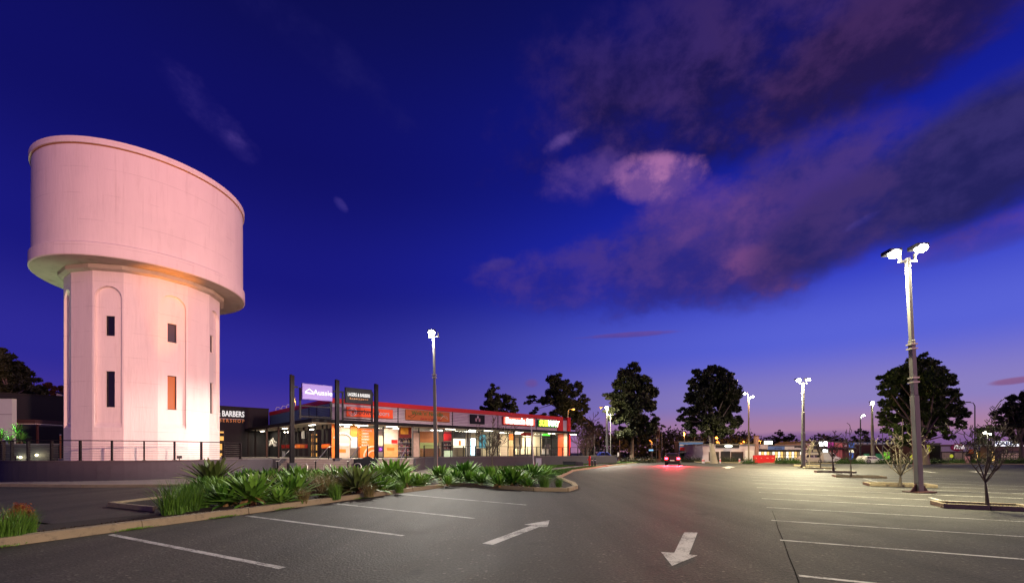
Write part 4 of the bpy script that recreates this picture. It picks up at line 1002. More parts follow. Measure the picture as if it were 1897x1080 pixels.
leafy('gum_tree','small round dark tree behind the right bare tree',80,[(1828,795,14),(1815,802,11),(1840,803,11),(1828,812,16),(1815,820,8),(1842,818,8)],[(1829,850),(1829,830),(1828,812)],seed=8,tw=.2)
leafy('gum_tree','big dark tree at the left edge behind the pale lit wall',52,[(8,662,18),(-10,675,28),(25,682,18),(45,695,20),(15,700,30),(62,712,16),(40,728,28),(75,725,10),(10,740,32),(65,748,20),(35,762,26),(75,765,12),(10,775,26),(60,785,16),(-20,715,30)],[(25,850),(25,800),(22,765),(20,740)],seed=9,tw=.4,leaf=.34)
leafy('gum_tree','orange lit tree beside the left flank of the water tower',60,[(100,718,13),(88,730,12),(115,728,14),(108,748,18),(90,755,12),(120,752,14),(100,775,18),(118,785,16),(92,795,14),(105,810,14),(125,805,12)],[(106,852),(105,820),(104,780)],m=leafmat('orange_lit_leaves',(.03,.012,.004),(.10,.03,.01),.4),seed=10,tw=.25,leaf=.34)  # orange lamp light is put into the leaf colour
for Y, bl, tr_, lab, sd in ((120,[(1445,800,5),(1440,801,4),(1449,810,10),(1462,808,9),(1438,812,6),(1470,812,6),(1455,818,12)],[(1453,845),(1453,825),(1452,812)],'umbrella shaped pine above the far glazed shop',11),
   (115,[(1515,808,6),(1525,806,5),(1512,814,7),(1530,813,8),(1545,812,8),(1538,820,10),(1550,820,8)],[(1530,848),(1530,830),(1529,818)],'low dark tree above the far dark building',12),
   (105,[(1592,800,8),(1601,804,8),(1588,812,9),(1604,814,8),(1597,822,10)],[(1597,850),(1597,830),(1597,815)],'dark rounded tree above the long brown building',13),
   (120,[(1102,790,9),(1116,794,8),(1100,803,8),(1122,800,6),(1110,806,8)],[(1110,848),(1110,825),(1110,808)],'flat topped tree left of the lamp lit gum',14),
   (115,[(1222,786,6),(1214,788,5),(1230,789,4),(1209,795,3)],[(1222,848),(1221,815),(1221,792)],'thin flat topped tree between the two tall gum trees',15)):
    leafy('distant_tree', lab, Y, bl, tr_, seed=sd, tw=.25, leaf=.4, k=3)
# far wood that reads as one dark mass
rng = np.random.default_rng(21); c = []
for i in range(420):
    px = rng.uniform(1085,1420); env = 800+8*math.sin(px*.045)+6*math.sin(px*.13)+(10 if px > 1330 else 0)+(12 if px > 1390 else 0); py = rng.uniform(env, 846); Y = rng.uniform(112,150); p = np.array(P(px, py, Y)); c.append(p+rng.normal(size=(40,3))*np.array([1.1,1.1,.7]))
for i in range(260):
    px = rng.uniform(1400,1720); env = 816+4*math.sin(px*.06)+3*math.sin(px*.19); py = rng.uniform(env, 846); Y = rng.uniform(120,150); p = np.array(P(px, py, Y)); c.append(p+rng.normal(size=(34,3))*np.array([1.2,1.1,.5]))
for i in range(160):
    px = rng.uniform(1780,1990); py = rng.uniform(822, 846); Y = rng.uniform(120,150); p = np.array(P(px, py, Y)); c.append(p+rng.normal(size=(34,3))*np.array([1.2,1.1,.5]))
for i in range(120):
    px = rng.uniform(-150,118); py = rng.uniform(795, 846); Y = rng.uniform(70,80); p = np.array(P(px, py, Y)); c.append(p+rng.normal(size=(40,3))*np.array([.9,.9,.7]))
v, f = leaf_cards(np.concatenate(c), .7, rng, .7); np_mesh('distant_wood', v, f, M_gum, kind='stuff')
# bare trees
def bare_mesh(seed, h=3.6, th=.05, fork=.3, spread=.5, mains=6, side=5, twig=2, rmin=.01):
    rr = random.Random(seed); tk, br = MB(), MB()
    def branch(mb, p, d, L, r, up, wob, n=7):
        pts = [p]; rad = [r]
        for i in range(n):
            d = (d+Vector((rr.uniform(-wob,wob),rr.uniform(-wob,wob),up+rr.uniform(-wob,wob)*.6))).normalized(); pts.append(pts[-1]+d*L/n); rad.append(max(rmin, r*(1-.75*(i+1)/n)))
        mb.tube(pts, rad, 8 if mb is tk else 5); return pts, rad
    ends = []
    tp, trd = branch(tk, Vector((0,0,-.03)), Vector((rr.uniform(-.04,.04),0,1)), h*fork, th, .05, .05, 5)
    for k in range(mains):
        a = k*6.283/mains*1.6+rr.uniform(-.4,.4); s = spread*rr.uniform(.55,1.25) if k else .12
        p = tp[-1] if k < 3 else tp[-2]; d = Vector((math.cos(a)*s,math.sin(a)*s,.75)).normalized()
        mp, mr = branch(br, p, d, h*(1-fork)*(1.15 if k == 0 else rr.uniform(.7,1.05)), th*rr.uniform(.36,.5), .09, .13)
        for j in range(side):
            i = rr.randint(2, 7); a2 = rr.uniform(0,6.28); d2 = Vector((math.cos(a2),math.sin(a2),rr.uniform(.3,1.1))).normalized()
            sp, sr = branch(br, mp[i], d2, h*rr.uniform(.10,.24), mr[i]*.6, .12, .2, 5)
            for q in range(twig):
                a3 = rr.uniform(0,6.28); branch(br, sp[rr.randint(1,5)], Vector((math.cos(a3),math.sin(a3),rr.uniform(.2,1.2))).normalized(), h*rr.uniform(.04,.10), sr[-1], .1, .2, 3)
    top = max(v[2] for v in br.v); k = h/top
    for mb in (tk, br): mb.v = [(x*k,y*k,z*k) for x,y,z in mb.v]
    return tk, br
def bare(px, py, hpx, label, seed, m, z=.1, gaxis=None, Y=None, **kw):
    g = G(px,py,z) if Y is None else Vector(((px-CX)/F*Y,Y,z)); h = hpx/F*g.y
    o = thing('bare_tree', label, 'tree', g, seed*1.3, 'bare young trees'); tk, br = bare_mesh(seed, h, rmin=.0105*(g.y/12.4)**.75, **kw)
    tk.build('trunk', m, o, True); br.build('branches', m, o); return o
bare(1829,937,198,'bare young tree in the nearest kerbed planter at right',3,M_bark2,th=.06,fork=.36,spread=.6,side=9,twig=3,mains=7)
bare(1667,899,122,'pale bare tree spreading just left of the tall lamp post',23,M_bark3,th=.075,fork=.22,spread=.95,mains=8,side=5,twig=2)
bare(1577,882,100,'slim bare tree in the third planter from the right',8,M_bark3,th=.06,fork=.42,spread=.4,side=4)
bare(1544,873,76,'dark bare tree in the fourth planter from the right',9,M_bark2,th=.09,fork=.4,spread=.5,side=4)
bare(1520,867,58,'thin bare tree in front of the white van',10,M_bark2,th=.06,fork=.5,spread=.35,side=2,twig=1)
bare(1500,862.5,50,'tiny bare tree beside the twin headed lamp post',12,M_bark2,th=.05,fork=.5,spread=.35,side=2,twig=1)
bare(912,868,98,'bare dark tree in front of the black shop sign',14,M_bark2,th=.10,fork=.34,spread=.9,Y=41,mains=9,side=8,twig=3)
bare(1085,858,96,'bushy bare twiggy tree beyond the right end of the shop',15,mat('twig_bark',(.09,.055,.045),.9),th=.10,fork=.16,spread=.5,Y=60,mains=14,side=9,twig=2)
# planters in the car park
def planter(px, py, L, W, label):
    g = G(px,py); o = thing('tree_planter', label, 'planter', g, -R(27), 'kerbed tree planters in the car park')
    mb = MB()
    for a, b, c, d in ((-L/2,0,-W/2,-W/2+.12),(.01,L/2,-W/2,-W/2+.12),(-L/2,L/2,W/2-.12,W/2),(-L/2,-L/2+.12,-W/2+.121,W/2-.121),(L/2-.12,L/2,-W/2+.121,W/2-.121)): mb.box(a,b,c,d,0,.13)
    mb.build('kerb_surround', M_conc, o, bevel=.015); MB().box(-L/2+.1,L/2-.1,-W/2+.1,W/2-.1,0,.09).build('soil', M_soil, o)
    v, f = leaf_cards(np.array([(random.uniform(-L/2+.15,L/2-.15),random.uniform(-W/2+.15,W/2-.15),.1) for _ in range(220)]), .05, np.random.default_rng(2)); s = np_mesh('ground_cover', v, f, M_dry, o); s['kind'] = 'stuff'
for px, py, L, W, lab in ((1818,941,1.9,1.0,'nearest kerbed planter with a bare tree at right'),(1664,900,2.4,1.3,'kerbed planter just left of the tall lamp base'),(1590,884,2.5,1.4,'kerbed planter third from the right'),(1546,875,2.5,1.5,'kerbed planter fourth from the right'),(1517,868,2.5,1.5,'kerbed planter in front of the white van'),(1493,863,2.5,1.5,'kerbed planter at the foot of the twin headed lamp')): planter(px, py, L, W, lab)
# ================================================================ lamps
M_lens = emis('lamp_lens', (1,.97,.86), 60); M_lens_s = emis('sodium_lens', (1,.24,.025), 2.6)
def car_park_lamp(label, px, pyb, H, heads, power, lean=0, Y=None, w0=.24, bands=(), square=True, cone=136, bl=.9, spill=.05, col=(1,.90,.56)):
    g = G(px,pyb) if Y is None else Vector(((px-CX)/F*Y,Y,0))
    o = thing('lamp_post', label, 'street lamp', g, 0, 'tall car park lamp posts'); o.rotation_euler = (0,R(lean),0)
    mb = MB(); k = .46
    mb.box(-w0*.5,w0*.5,-w0*.5,w0*.5,0,H*.42) if square else mb.tube([(0,0,0),(0,0,H*.42)],w0*.45,10)
    mb.box(-w0*.41,w0*.41,-w0*.41,w0*.41,H*.42,H*.66); mb.box(-w0*.32,w0*.32,-w0*.32,w0*.32,H*.66,H)
    mb.build('pole', M_galv, o, bevel=.02)
    for z in bands: 
        b = MB().box(-w0*.62,w0*.62,-w0*.62,w0*.62,z,z+.05).box(-w0*.62,w0*.62,-w0*.62,w0*.62,z+.17,z+.22); b.build('band', mat('band_steel',(.45,.42,.33),.4,.4), o)
    MB().box(-.36,.36,-.36,.36,.0,.05).add([(-.34,-.02,.05),(-w0/2,-.02,.05),(-w0/2,-.02,.36),(-.34,.02,.05),(-w0/2,.02,.05),(-w0/2,.02,.36)],[(0,1,2),(3,5,4),(0,2,5,3)]).add([(.34,-.02,.05),(w0/2,-.02,.05),(w0/2,-.02,.36),(.34,.02,.05),(w0/2,.02,.05),(w0/2,.02,.36)],[(0,2,1),(3,4,5),(0,3,5,2)]).build('base_plate', M_rust, o)
    MB().box(-.34,.34,-.04,.04,H-.02,H+.06).box(-.3,-.26,-.04,.04,H+.06,H+.3).box(.26,.3,-.04,.04,H+.06,H+.3).box(-.06,.06,-.06,.06,H,H+.14).build('cross_arm', M_galv, o)
    for hx, hz in heads:
        hd = MB().box(hx-.24,hx+.24,-.16,.3,H+hz,H+hz+.16).bar((hx*.55,0,H+.1),(hx,.05,H+hz+.05),.05).build('lamp_head', M_alum, o, bevel=.03)
        mb = MB(); mb.sphere((hx,-.06,H+hz-.03),.21,14,.7); mb.build('lens', M_lens, hd, True)
        light('lamp_bulb', 'SPOT', (hx,-.05,H+hz-.30), power, col, o, .12, (0,0,0), cone, bl); light('lamp_spill', 'POINT', (hx,-.05,H+hz-.32), power*spill, (1,.90,.62), o, .12)
car_park_lamp('tallest near lamp post with two blazing heads at right', 1703, 912, 8.95, ((-.55,.34),(.5,.5)), 7600, lean=-2.9, cone=126, bl=1.0, w0=.205, spill=.03, bands=(4.25,5.55))
car_park_lamp('lamp post with one bright head in front of the shop row', 808, 884, 8.75, ((-.12,.3),), 13000, lean=-1.0, w0=.22, col=(1,.93,.80), cone=166, bl=.2, spill=.015, bands=(6.2,))
car_park_lamp('twin headed lamp post standing by the far planters', 1488, 866.5, 8.5, ((-.5,.35),(.45,.4)), 14000, cone=172, bl=.3, bands=(), w0=.28)
car_park_lamp('slim lamp post with bright head above the far white car', 1617, 858, 8.4, ((.0,.35),), 12000, cone=170, bl=.3, lean=-.8, w0=.3)
car_park_lamp('lamp post with a white lamp beside the lamp lit gum tree', 1125, 856, 8.6, ((-.2,.25),), 16000, spill=.35, col=(1,.95,.8), cone=164, bl=.3, w0=.26, Y=72)
def street_lamp(label, px, Y, pytop, arm, col, power, lens, pole=.09, m=M_galv, side=1, two=False, z0=0):
    g = Vector(((px-CX)/F*Y,Y,z0)); H = CH+(HZ-pytop)/F*Y-z0
    o = thing('street_lamp', label, 'street lamp', g, 0)
    MB().tube([(0,0,0),(0,0,H*.94),(side*arm*.25,0,H*.99),(side*arm,0,H)],[pole,pole*.7,pole*.55,pole*.45],8).build('pole', m, o, True)
    for q in ((side,-side) if two else (side,)):
        if two and q != side: MB().tube([(0,0,H*.93),(q*arm*.5,0,H*.95),(q*arm,0,H*.955)],pole*.45,6).build('arm', m, o)
        zz = H if q == side else H*.955
        hd = MB().box(q*arm-.3,q*arm+.3,-.14,.14,zz-.06,zz+.08).build('lamp_head', m, o, bevel=.03)
        if lens: 
            MB().sphere((q*arm,-.03,zz-.10),.20 if Y < 100 else .3,10,.75).build('lens', lens, hd, True)
            if power: light('lamp_bulb', 'POINT', (q*arm,-.05,zz-.45), power*.4, col, o, .15)
    return o
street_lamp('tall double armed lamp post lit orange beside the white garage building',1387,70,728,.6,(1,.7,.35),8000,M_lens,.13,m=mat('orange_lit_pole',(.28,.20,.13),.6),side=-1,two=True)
street_lamp('orange street lamp burning behind the lilac sign board',548,64,737,.5,SOD,2500,M_lens_s,side=-1,z0=0)
street_lamp('orange street lamp seen against the broad double topped gum',1052,80,757,1.0,SOD,1500,M_lens_s,side=1)
street_lamp('orange street lamp just left of the white lamp by the gum tree',1123,84,754,1.0,SOD,2000,M_lens_s,side=-1)
street_lamp('small orange street lamp low behind the lamp lit gum',1148,105,804,.6,SOD,2500,M_lens_s,side=-1)
street_lamp('small orange street lamp beside the bent grey pole',1208,105,816,.6,SOD,2500,M_lens_s,side=-1)
street_lamp('bright orange street lamp between the two tall gum trees',1268,96,801,.1,SOD,4000,M_lens_s,side=-1)
street_lamp('upper orange lamp beside the forked trunk',1330,100,809,.4,SOD,2500,M_lens_s,side=-1)
street_lamp('lower orange lamp beside the forked trunk',1332,112,817,.5,SOD,1500,M_lens_s,side=-1)
street_lamp('orange lamp over the right end of the white garage building',1382,112,817,.6,SOD,1800,M_lens_s,side=-1)
street_lamp('orange lamp beside the brick chimney',1409,110,815,.5,SOD,1800,M_lens_s,side=-1)
street_lamp('unlit grey lamp post with a bent arm near the blue road sign',1226,88,797,.9,None,0,None,side=-1)
street_lamp('unlit dark lamp post with a curved arm behind the right bare tree',1806,66,745,1.0,None,0,None,.09,m=M_alum,side=-1)
street_lamp('dark street lamp with white lamp and a side arm near the brown building',1594,74,768,.5,(1,.95,.85),900,M_lens,.11,m=M_alum,side=1)
lp = street_lamp('thin lit pole rising behind the pale bare tree',1635,78,797,.1,None,0,emis('pale_cap',(1,.97,.9),3),.07)
street_lamp('short lamp with a bright twin lens behind the right bare tree',1829,76,800,.45,(1,.95,.8),500,M_lens,.07,side=-1,two=True)
for px, pyt, Y, lab in ((1131,765,74,'thin grey pole right of the white lamp'),(1216,808,84,'short grey pole left of the bent lamp post'),(1089,808,62,'thin pole inside the bushy bare tree'),(1287,805,100,'thin pole right of the bright orange lamp'),(1101,806,63,'thin pale pole at the end of the walkway')):
    o = thing('service_pole', lab, 'pole', ((px-CX)/F*Y,Y,0)); h = CH+(HZ-pyt)/F*Y
    MB().tube([(0,0,0),(0,0,h)],[.07,.05],6).build('pole', M_galv, o); MB().box(-.5,.5,-.04,.04,h-.35,h-.27).build('cross_arm', M_galv, o)

# ================================================================ far shops across the road
def farshop(label, px0, px1, pyt, Y, depth, m, name='far_shop'):
    a, b = P(px0,pyt,Y), P(px1,pyt,Y); o = thing(name, label, 'shop', ((a.x+b.x)/2,Y,0)); w_ = (b.x-a.x)/2
    MB().box(-w_,w_,0,depth,0,a.z).build('wall', m, o); o['w'] = w_
    MB().box(-w_-.1,w_+.1,-.12,depth,a.z,a.z+.18).build('roof', M_galv, o)
    def put(part, x0, y0, x1, y1, mm, proud=.06, parent=None, back=.02, bevel=0):
        p, q = P(x0,y1,Y), P(x1,y0,Y)
        return MB().box(p.x-o.location.x,q.x-o.location.x,-proud,back-.0,max(0,p.z),q.z).build(part, mm, parent or o, bevel=bevel)
    def txt(s, x, y, hpx, mm, proud, sx=1, bold=.02, shear=0, parent=None):
        p = P(x,y,Y); return text('lettering', s, hpx/F*Y*1.35, mm, parent or o, upright(p.x-o.location.x,-proud-.01,p.z), bold, shear, .01, sx)
    return o, put, txt
M_lil = mat('lilac_render', (.50,.42,.47), .8, var=.12, scale=.6); M_fw = mat('far_white', (.66,.62,.62), .7, var=.08); M_fd = mat('far_dark', (.015,.013,.014), .5); M_brick = mat('far_brick', (.16,.07,.05), .85, var=.3, scale=1.5); M_brown = mat('brown_wall', (.085,.03,.024), .8, var=.25, scale=.5)
E_gold = emis('gold_window', (1,.62,.18), 1.3); E_wht = emis('white_window', (1,.93,.78), 1.5); E_dim = emis('dim_window', (1,.72,.38), .28)
o, put, tx = farshop('blue and red hoarding building with a dark round sign', 1257, 1303, 819, 82, 2, M_fd)
put('hoarding',1258,819,1302,834,mat('far_blue',(.07,.17,.38),.6,emit=.25),.1); put('hoarding',1259,828,1279,834,mat('far_red',(.40,.02,.02),.6,emit=.3),.14)
b = P(1285,828,82); MB().lathe([(.01,0),(.55,0),(.55,.06),(.01,.06)],20).build('round_sign', M_fd, o).matrix_local = Matrix.Translation((b.x-o.location.x,-.12,b.z)) @ Matrix.Rotation(R(90),4,'X')
put('white_strip',1258,823,1280,825,M_fw,.13); put('awning',1257,836,1303,838,M_fw,.9)
o, put, tx = farshop('white rendered garage building with a glowing oval sign', 1302, 1398, 824, 74, 10, M_lil)
put('fascia_board',1326,823,1369,829,M_fd,.1)
b = P(1348.5,826,74); MB().sphere((b.x-o.location.x,-.16,b.z),.62,16,.32).build('oval_sign', emis('oval_glow',(.95,1,.8),4), o, True)
for a, c_ in ((1313,1332),(1335,1353),(1354,1377)): 
    d = put('garage_door',a,836.5,c_,853.6,mat('garage_brown',(.05,.025,.018),.7),.03); put('door_panel',a+2,839,c_-2,852,M_fd,.05,d)
put('side_panel',1380,834,1396,852,M_fw,.1); put('door',1336,835.5,1352,853.7,M_fd,.08)
o, put, tx = farshop('long glazed shop glowing gold under a blue fascia', 1398, 1488, 826, 78, 12, M_fd)
put('fascia_sign',1421,826.5,1452,832.5,mat('far_blue2',(.10,.16,.36),.6,emit=.2),.25); put('fascia_sign',1452,826.5,1470,832.5,M_fw,.24); put('fascia_sign',1471,829,1486,832.6,M_fw,.24); put('fascia_sign',1404,823,1421,831.5,M_lil,.2)
tx('car service',1440,829.5,2.2,M_fd,.26)
put('awning',1398,833,1488,835,M_fd,1.0)
for i in range(17):
    a = 1400+i*5.1; wn = put('window',a,836.5,a+4.9,852.5,(E_wht,E_gold,E_gold,E_dim,E_wht)[(i*7+3) % 5],.04)
    put('glazing_bar',a+4.4,836.5,a+5.1,852.8,M_fd,.07,wn); put('glazing_bar',a,842.2,a+5,842.9,M_fd,.075,wn)
    put('furniture',a+1,847.5,a+3.8,852.5,M_fd,.06,wn)
ch = thing('brick_chimney','square brick chimney beside the glazed shop','chimney',((1401-CX)/F*77,77,0)); h = CH+(HZ-808)/F*77
MB().box(-.28,.28,-.28,.28,0,h).build('stack', mat('pale_brick',(.34,.20,.17),.85,var=.3,scale=3), ch); MB().box(-.34,.34,-.34,.34,h,h+.15).build('cap', M_brick, ch)
sg = thing('lit_sign','glowing pale green lit sign standing above the glazed shop','sign',((1422-CX)/F*79,79,0)); za, zb_ = CH+(HZ-823)/F*79, CH+(HZ-816.5)/F*79
MB().box(-.76,.76,-.2,.05,za,zb_).build('sign_box', M_fd, sg); MB().box(-.7,.7,-.25,-.201,za+.03,zb_-.03).build('sign_face', emis('green_white_glow',(.9,1,.72),5), sg); MB().tube([(0,0,0),(0,0,za)],.08,6).build('pole', M_galv, sg)
o, put, tx = farshop('small pink gabled building behind the white vans', 1484, 1504, 821.5, 80, 8, mat('pink_render',(.55,.36,.36),.8,var=.1))
put('sign',1492,824,1497,829,M_brick,.08); put('window',1487,833,1502,840,E_dim,.05)
o, put, tx = farshop('dark building with two blazing white signs', 1504, 1534, 818, 82, 10, mat('grey_clad',(.05,.045,.05),.6))
for a,b_,c_,d in ((1515.5,817.5,1531,826.5),(1523,832,1533.5,837.5)):
    s_ = put('sign_box',a,b_,c_,d,M_fd,.2); put('sign_face',a+.4,b_+.4,c_-.4,d-.4,emis('white_sign_glow',(1,1,.96),7),.26,s_)
put('window',1506,832,1521,850,E_dim,.04)
o, put, tx = farshop('pink and red picture fronted shop with a blue end', 1534, 1583, 819.5, 82, 10, mat('maroon_wall',(.12,.035,.04),.8,var=.3,scale=.8))
put('picture_sign',1533,819,1545,828,mat('magenta',(.38,.04,.24),.6,var=.4,scale=1,emit=.5),.12); put('picture_sign',1545,820,1560,828,mat('rose',(.42,.10,.10),.6,var=.7,scale=1.5,emit=.35),.11); put('picture_sign',1560,821,1571,828,mat('plum',(.16,.04,.06),.6,emit=.3),.1); tx('sale',1565,825,3,M_fw,.11,shear=.2)
put('blue_panel',1572,820,1582,829,mat('far_blue3',(.05,.16,.55),.5,emit=.4),.1); put('blue_panel',1573,838,1580,851,MATS['far_blue3'],.1); put('awning',1534,830,1582,831.5,M_fd,.8); put('lit_sign',1573,833,1580,838,emis('cream_sign',(1,.9,.6),1.4),.2)
for a in range(1536,1558,5): put('window',a,833,a+4,850,mat('red_window',(.25,.05,.05),.3,var=.6,scale=3,emit=.5),.05)
o, put, tx = farshop('long low brown building with a grey clerestory roof', 1583, 1712, 824, 84, 14, M_brown)
put('clerestory',1586,818.5,1700,823.5,mat('clerestory_blue',(.10,.15,.24),.4,.3),-2.0,back=3.0); 
for i in range(6): put('roof_light',1588+i*18,820,1602+i*18,822.2,M_fw,-1.9,back=2.1)
for a, b_ in ((1600,1610),(1622,1636),(1640,1648),(1655,1662),(1668,1676)): put('window',a,840,b_,850,mat('green_dim',(.03,.14,.06),.3,var=.7,scale=3,emit=.6),.05)
g1 = put('green_sign',1637,837,1647,850,emis('lime_sign',(.25,.75,.05),.7),.12); put('door',1650,841,1654,853,M_fd,.06)
put('awning',1590,838,1690,839,M_fd,.7)
o, put, tx = farshop('orange walled shop under a bright yellow sign', 1706, 1742, 822, 78, 9, M_brick)
put('yellow_sign',1714,824,1741,836,mat('yellow_board',(.58,.60,.02),.6,emit=.35),.14); tx('mattress',1728,828.5,3.4,mat('teal_ink',(.02,.20,.20),.5),.14,sx=.9); put('orange_wall',1714,839,1726,852,mat('orange_wall',(.50,.10,.03),.7),.04); put('window',1728,839,1741,852,M_fd,.04)
o, put, tx = farshop('white fronted shop with a maroon oval name sign', 1742, 1838, 825, 76, 12, M_fd)
put('fascia_board',1743,826.5,1792,836,M_fw,.14); put('fascia_board',1792,826.5,1838,834.5,M_fw,.13); put('roof_edge',1741,824.5,1800,826.3,M_brick,.16)
b = P(1772,828.5,76); ov = MB().sphere((b.x-o.location.x,-.12,b.z),1.2,24,.53); ov.v = [(x,(-.12+(y+.12)*.12)-.08,z) for x,y,z in ov.v]; ov.build('oval_sign', mat('maroon_oval',(.20,.012,.05),.5,emit=.3), o, True)
tx('Plush',1772.5,828,8,emis('plush_white',(1,.95,.95),.9),.38,sx=.85,shear=.3,bold=.01)
for a, b_ in ((1745,1760),(1768,1782),(1784,1790)): put('window',a,838,b_,852,mat('dim_pane',(.10,.07,.05),.3,var=.7,scale=2,emit=.5),.05)
put('orange_panel',1793,832,1800,840,M_orange,.3); put('yellow_post',1806,838,1809,853,E_gold,.2); put('window',1812,838,1830,852,mat('dim_green_pane',(.06,.07,.03),.3,var=.7,scale=2,emit=.4),.05)
o, put, tx = farshop('carpet shop with a glowing white sign and blind lettering', 1838, 1945, 827, 74, 12, mat('tan_fascia',(.24,.16,.11),.7))
s_ = put('sign_box',1838,816.5,1930,826.5,M_fw,.2); put('sign_face',1839,817,1929,826,emis('carpet_face',(.93,.93,1),1.6),.24,s_); tx('CARPETS',1868,821.5,7.2,emis('blue_ink',(.01,.01,.35),.3),.25,sx=1.35,bold=.03,parent=None)
put('shopfront',1840,834.5,1940,853,M_fd,.06)
for i, y in enumerate((841.2,845.6,850)):
    tx('BLINDS BLINDS',1871,y,3.2,mat('blind_letters',(.45,.30,.22),.6,emit=.35 if i < 2 else .6),.08,sx=1.15,bold=.03)
put('door_post',1838,837,1840,853,E_gold,.2)
# left side: pale lit wall, shelter, planter wall with lights, yuccas
o = thing('pale_building','pale green lit flat wall building at the left edge','building',((-40-CX)/F*31,31,DZ)); w1 = (22+40)/F*31
zt_ = CH+(HZ-738)/F*31-DZ
MB().box(-6,w1,0,.3,0,zt_).build('wall', mat('pale_panels',(.55,.62,.55),.6,var=.06), o)
for z in (.45,.74): MB().box(-6,w1+.005,-.012,0,zt_*z-.012,zt_*z+.012).build('panel_joint', M_slate, o)
MB().box(-6,w1+.05,-.05,.35,zt_,zt_+.07).build('roof_edge', M_char, o)
o = thing('shelter','small flat roofed shelter on thin brown posts behind the yucca','shelter',((50-CX)/F*33,33,DZ)); 
za = CH+(HZ-785)/F*33-DZ
MB().box(-1.4,1.25,-.6,2.5,za,za+.28).build('roof', mat('shelter_brown',(.07,.035,.03),.7), o); MB().box(-1.39,1.24,-.58,2.4,za-.06,za-.005).build('soffit', M_soffit, o)
for x in (-.15,1.15): MB().box(x-.05,x+.05,-.4,-.3,0,za-.06).build('post', M_rust, o)
o = thing('planter_wall','dark planter wall with two round bulkhead lights','planter',((30-CX)/F*26.6,26.6,DZ))
MB().box(-5,2.1,0,.4,0,.93).build('wall', mat('planter_blue',(.025,.032,.040),.6), o); MB().box(-5,2.16,-.05,.45,.93,1.0).build('coping', mat('planter_cap',(.09,.11,.13),.6), o)
for px, pz in ((39,.20),(69,.33)):
    x = (px-CX)/F*26.6-o.location.x; b = MB().sphere((x,-.03,pz),.075,12).build('bulkhead_light', emis('bulkhead',(1,.86,.45),7), o, True)
    light('bulkhead_bulb','POINT',(x,-.25,pz),14,(1,.85,.5),o,.06)
def yucca(px, pyc, r_px, Y, label, seed):
    rr = random.Random(seed); c0 = P(px,pyc,Y); r = r_px/F*Y; o = thing('yucca',label,'plant',(c0.x,c0.y,DZ+.9),0,'yuccas in the dark planter'); mb = MB(); zc_ = c0.z-DZ-.9
    for i in range(90):
        az = rr.uniform(0,6.28); e = R(rr.uniform(-15,85)); L = r*rr.uniform(.85,1.15); p = Vector((0,0,zc_-r*.15)); s = Vector((-math.sin(az),math.cos(az),0)); o_ = len(mb.v)
        for k in range(5):
            q = k/4; wv = .045*(1-q**3); mb.v += [tuple(p-s*wv/2),tuple(p+s*wv/2)]; p = p+Vector((math.cos(az)*math.cos(e),math.sin(az)*math.cos(e),math.sin(e)))*L/4; e -= R(7)
        for k in range(4): mb.f.append((o_+2*k,o_+2*k+1,o_+2*k+3,o_+2*k+2))
    mb.build('leaf_rosette', M_yucca, o); MB().tube([(0,0,-.2),(0,0,zc_)],.06,6).build('stem', M_bark2, o)
yucca(32,800,22,27.2,'brightest yucca head at the upper middle of the planter',1); yucca(40,813,17,27.0,'low yucca head at the right end of the planter',2); yucca(2,808,20,27.3,'yucca head cut by the left edge',3); yucca(18,817,14,26.9,'small yucca head between the other yuccas',5); yucca(102,842,9,27.5,'small bright yucca at ground level right of the dark planter',4)
flood(-30.6,26.3,'small green white floodlight lighting the yuccas from the planter edge',420,(.62,1,.35),(-30.2,27.3,3.2),110,1,z=DZ+1.0)
o = thing('tilted_billboard','tilted billboard of cream and blue panels among the trees','billboard',P(110,745,50)); o.rotation_euler = (0,R(14),0)
MB().box(-.55,.9,0,.15,-1.1,1.1).build('board', M_fd, o)
for x0,x1,z0,z1,m_ in ((-.5,.1,.35,.9,M_cream),(-.5,.2,-.35,.2,mat('board_blue',(.16,.25,.38),.5)),(-.5,.85,-1.0,-.6,M_cream),(.25,.85,-.35,.2,M_fd),(.15,.85,.35,.9,MATS['board_blue'])): MB().box(x0,x1,-.03,-.001,z0,z1).build('panel', m_, o)
MB().box(-.06,.06,.05,.14,-5.5,-1.1).build('pole', M_galv, o)
o = thing('marker_post','slim orange lit post beside the left flank of the tower','post',((112-CX)/F*33,33,DZ)); MB().tube([(0,0,0),(0,0,1.75)],.05,8).build('shaft', mat('orange_post',(.6,.22,.05),.6), o); MB().sphere((0,0,1.78),.06,8).build('cap', M_white, o)
# lawn furniture and street signs
o = thing('lawn_bench','dark rectangular bench block on the lawn','bench',P(1060,858,50)); o.location.z = .12
MB().box(-1.0,.35,-.3,.3,0,.42).build('base', mat('bench_green',(.03,.04,.04),.6), o, bevel=.02); MB().box(-1.05,.4,-.34,.34,.42,.47).build('seat', M_alum, o); MB().box(.42,1.2,-.25,.25,0,.40).build('end_block', M_slate, o)
o = thing('electrical_box','small pale service box against the low wall','service box',P(998,858,45.5)); o.location.z = 0
MB().box(-.28,.28,0,.3,0,1.0).build('cabinet', M_lil, o, bevel=.02); MB().box(-.24,.24,-.012,-.001,.1,.9).build('door', M_white, o)
o = thing('leaning_post','leaning pale metal post rising from the lawn before the shop','post',((989-CX)/F*42,42,0)); MB().tube([(0,0,0),(-.25,0,4.1)],.06,8).build('shaft', mat('pale_pole',(.5,.46,.45),.5), o); MB().box(-.12,.12,-.12,.12,0,.06).build('base_plate', M_galv, o)
o = thing('fire_hydrant','red hydrant post beside the garden path','hydrant',((1092-CX)/F*47,47,0)); MB().lathe([(.12,0),(.12,.1),(.09,.12),(.09,.95),(.13,1.0),(.13,1.1),(.05,1.2)],12).build('barrel', M_red, o); MB().box(-.22,.22,-.04,.04,.75,.87).build('outlet', M_red, o)
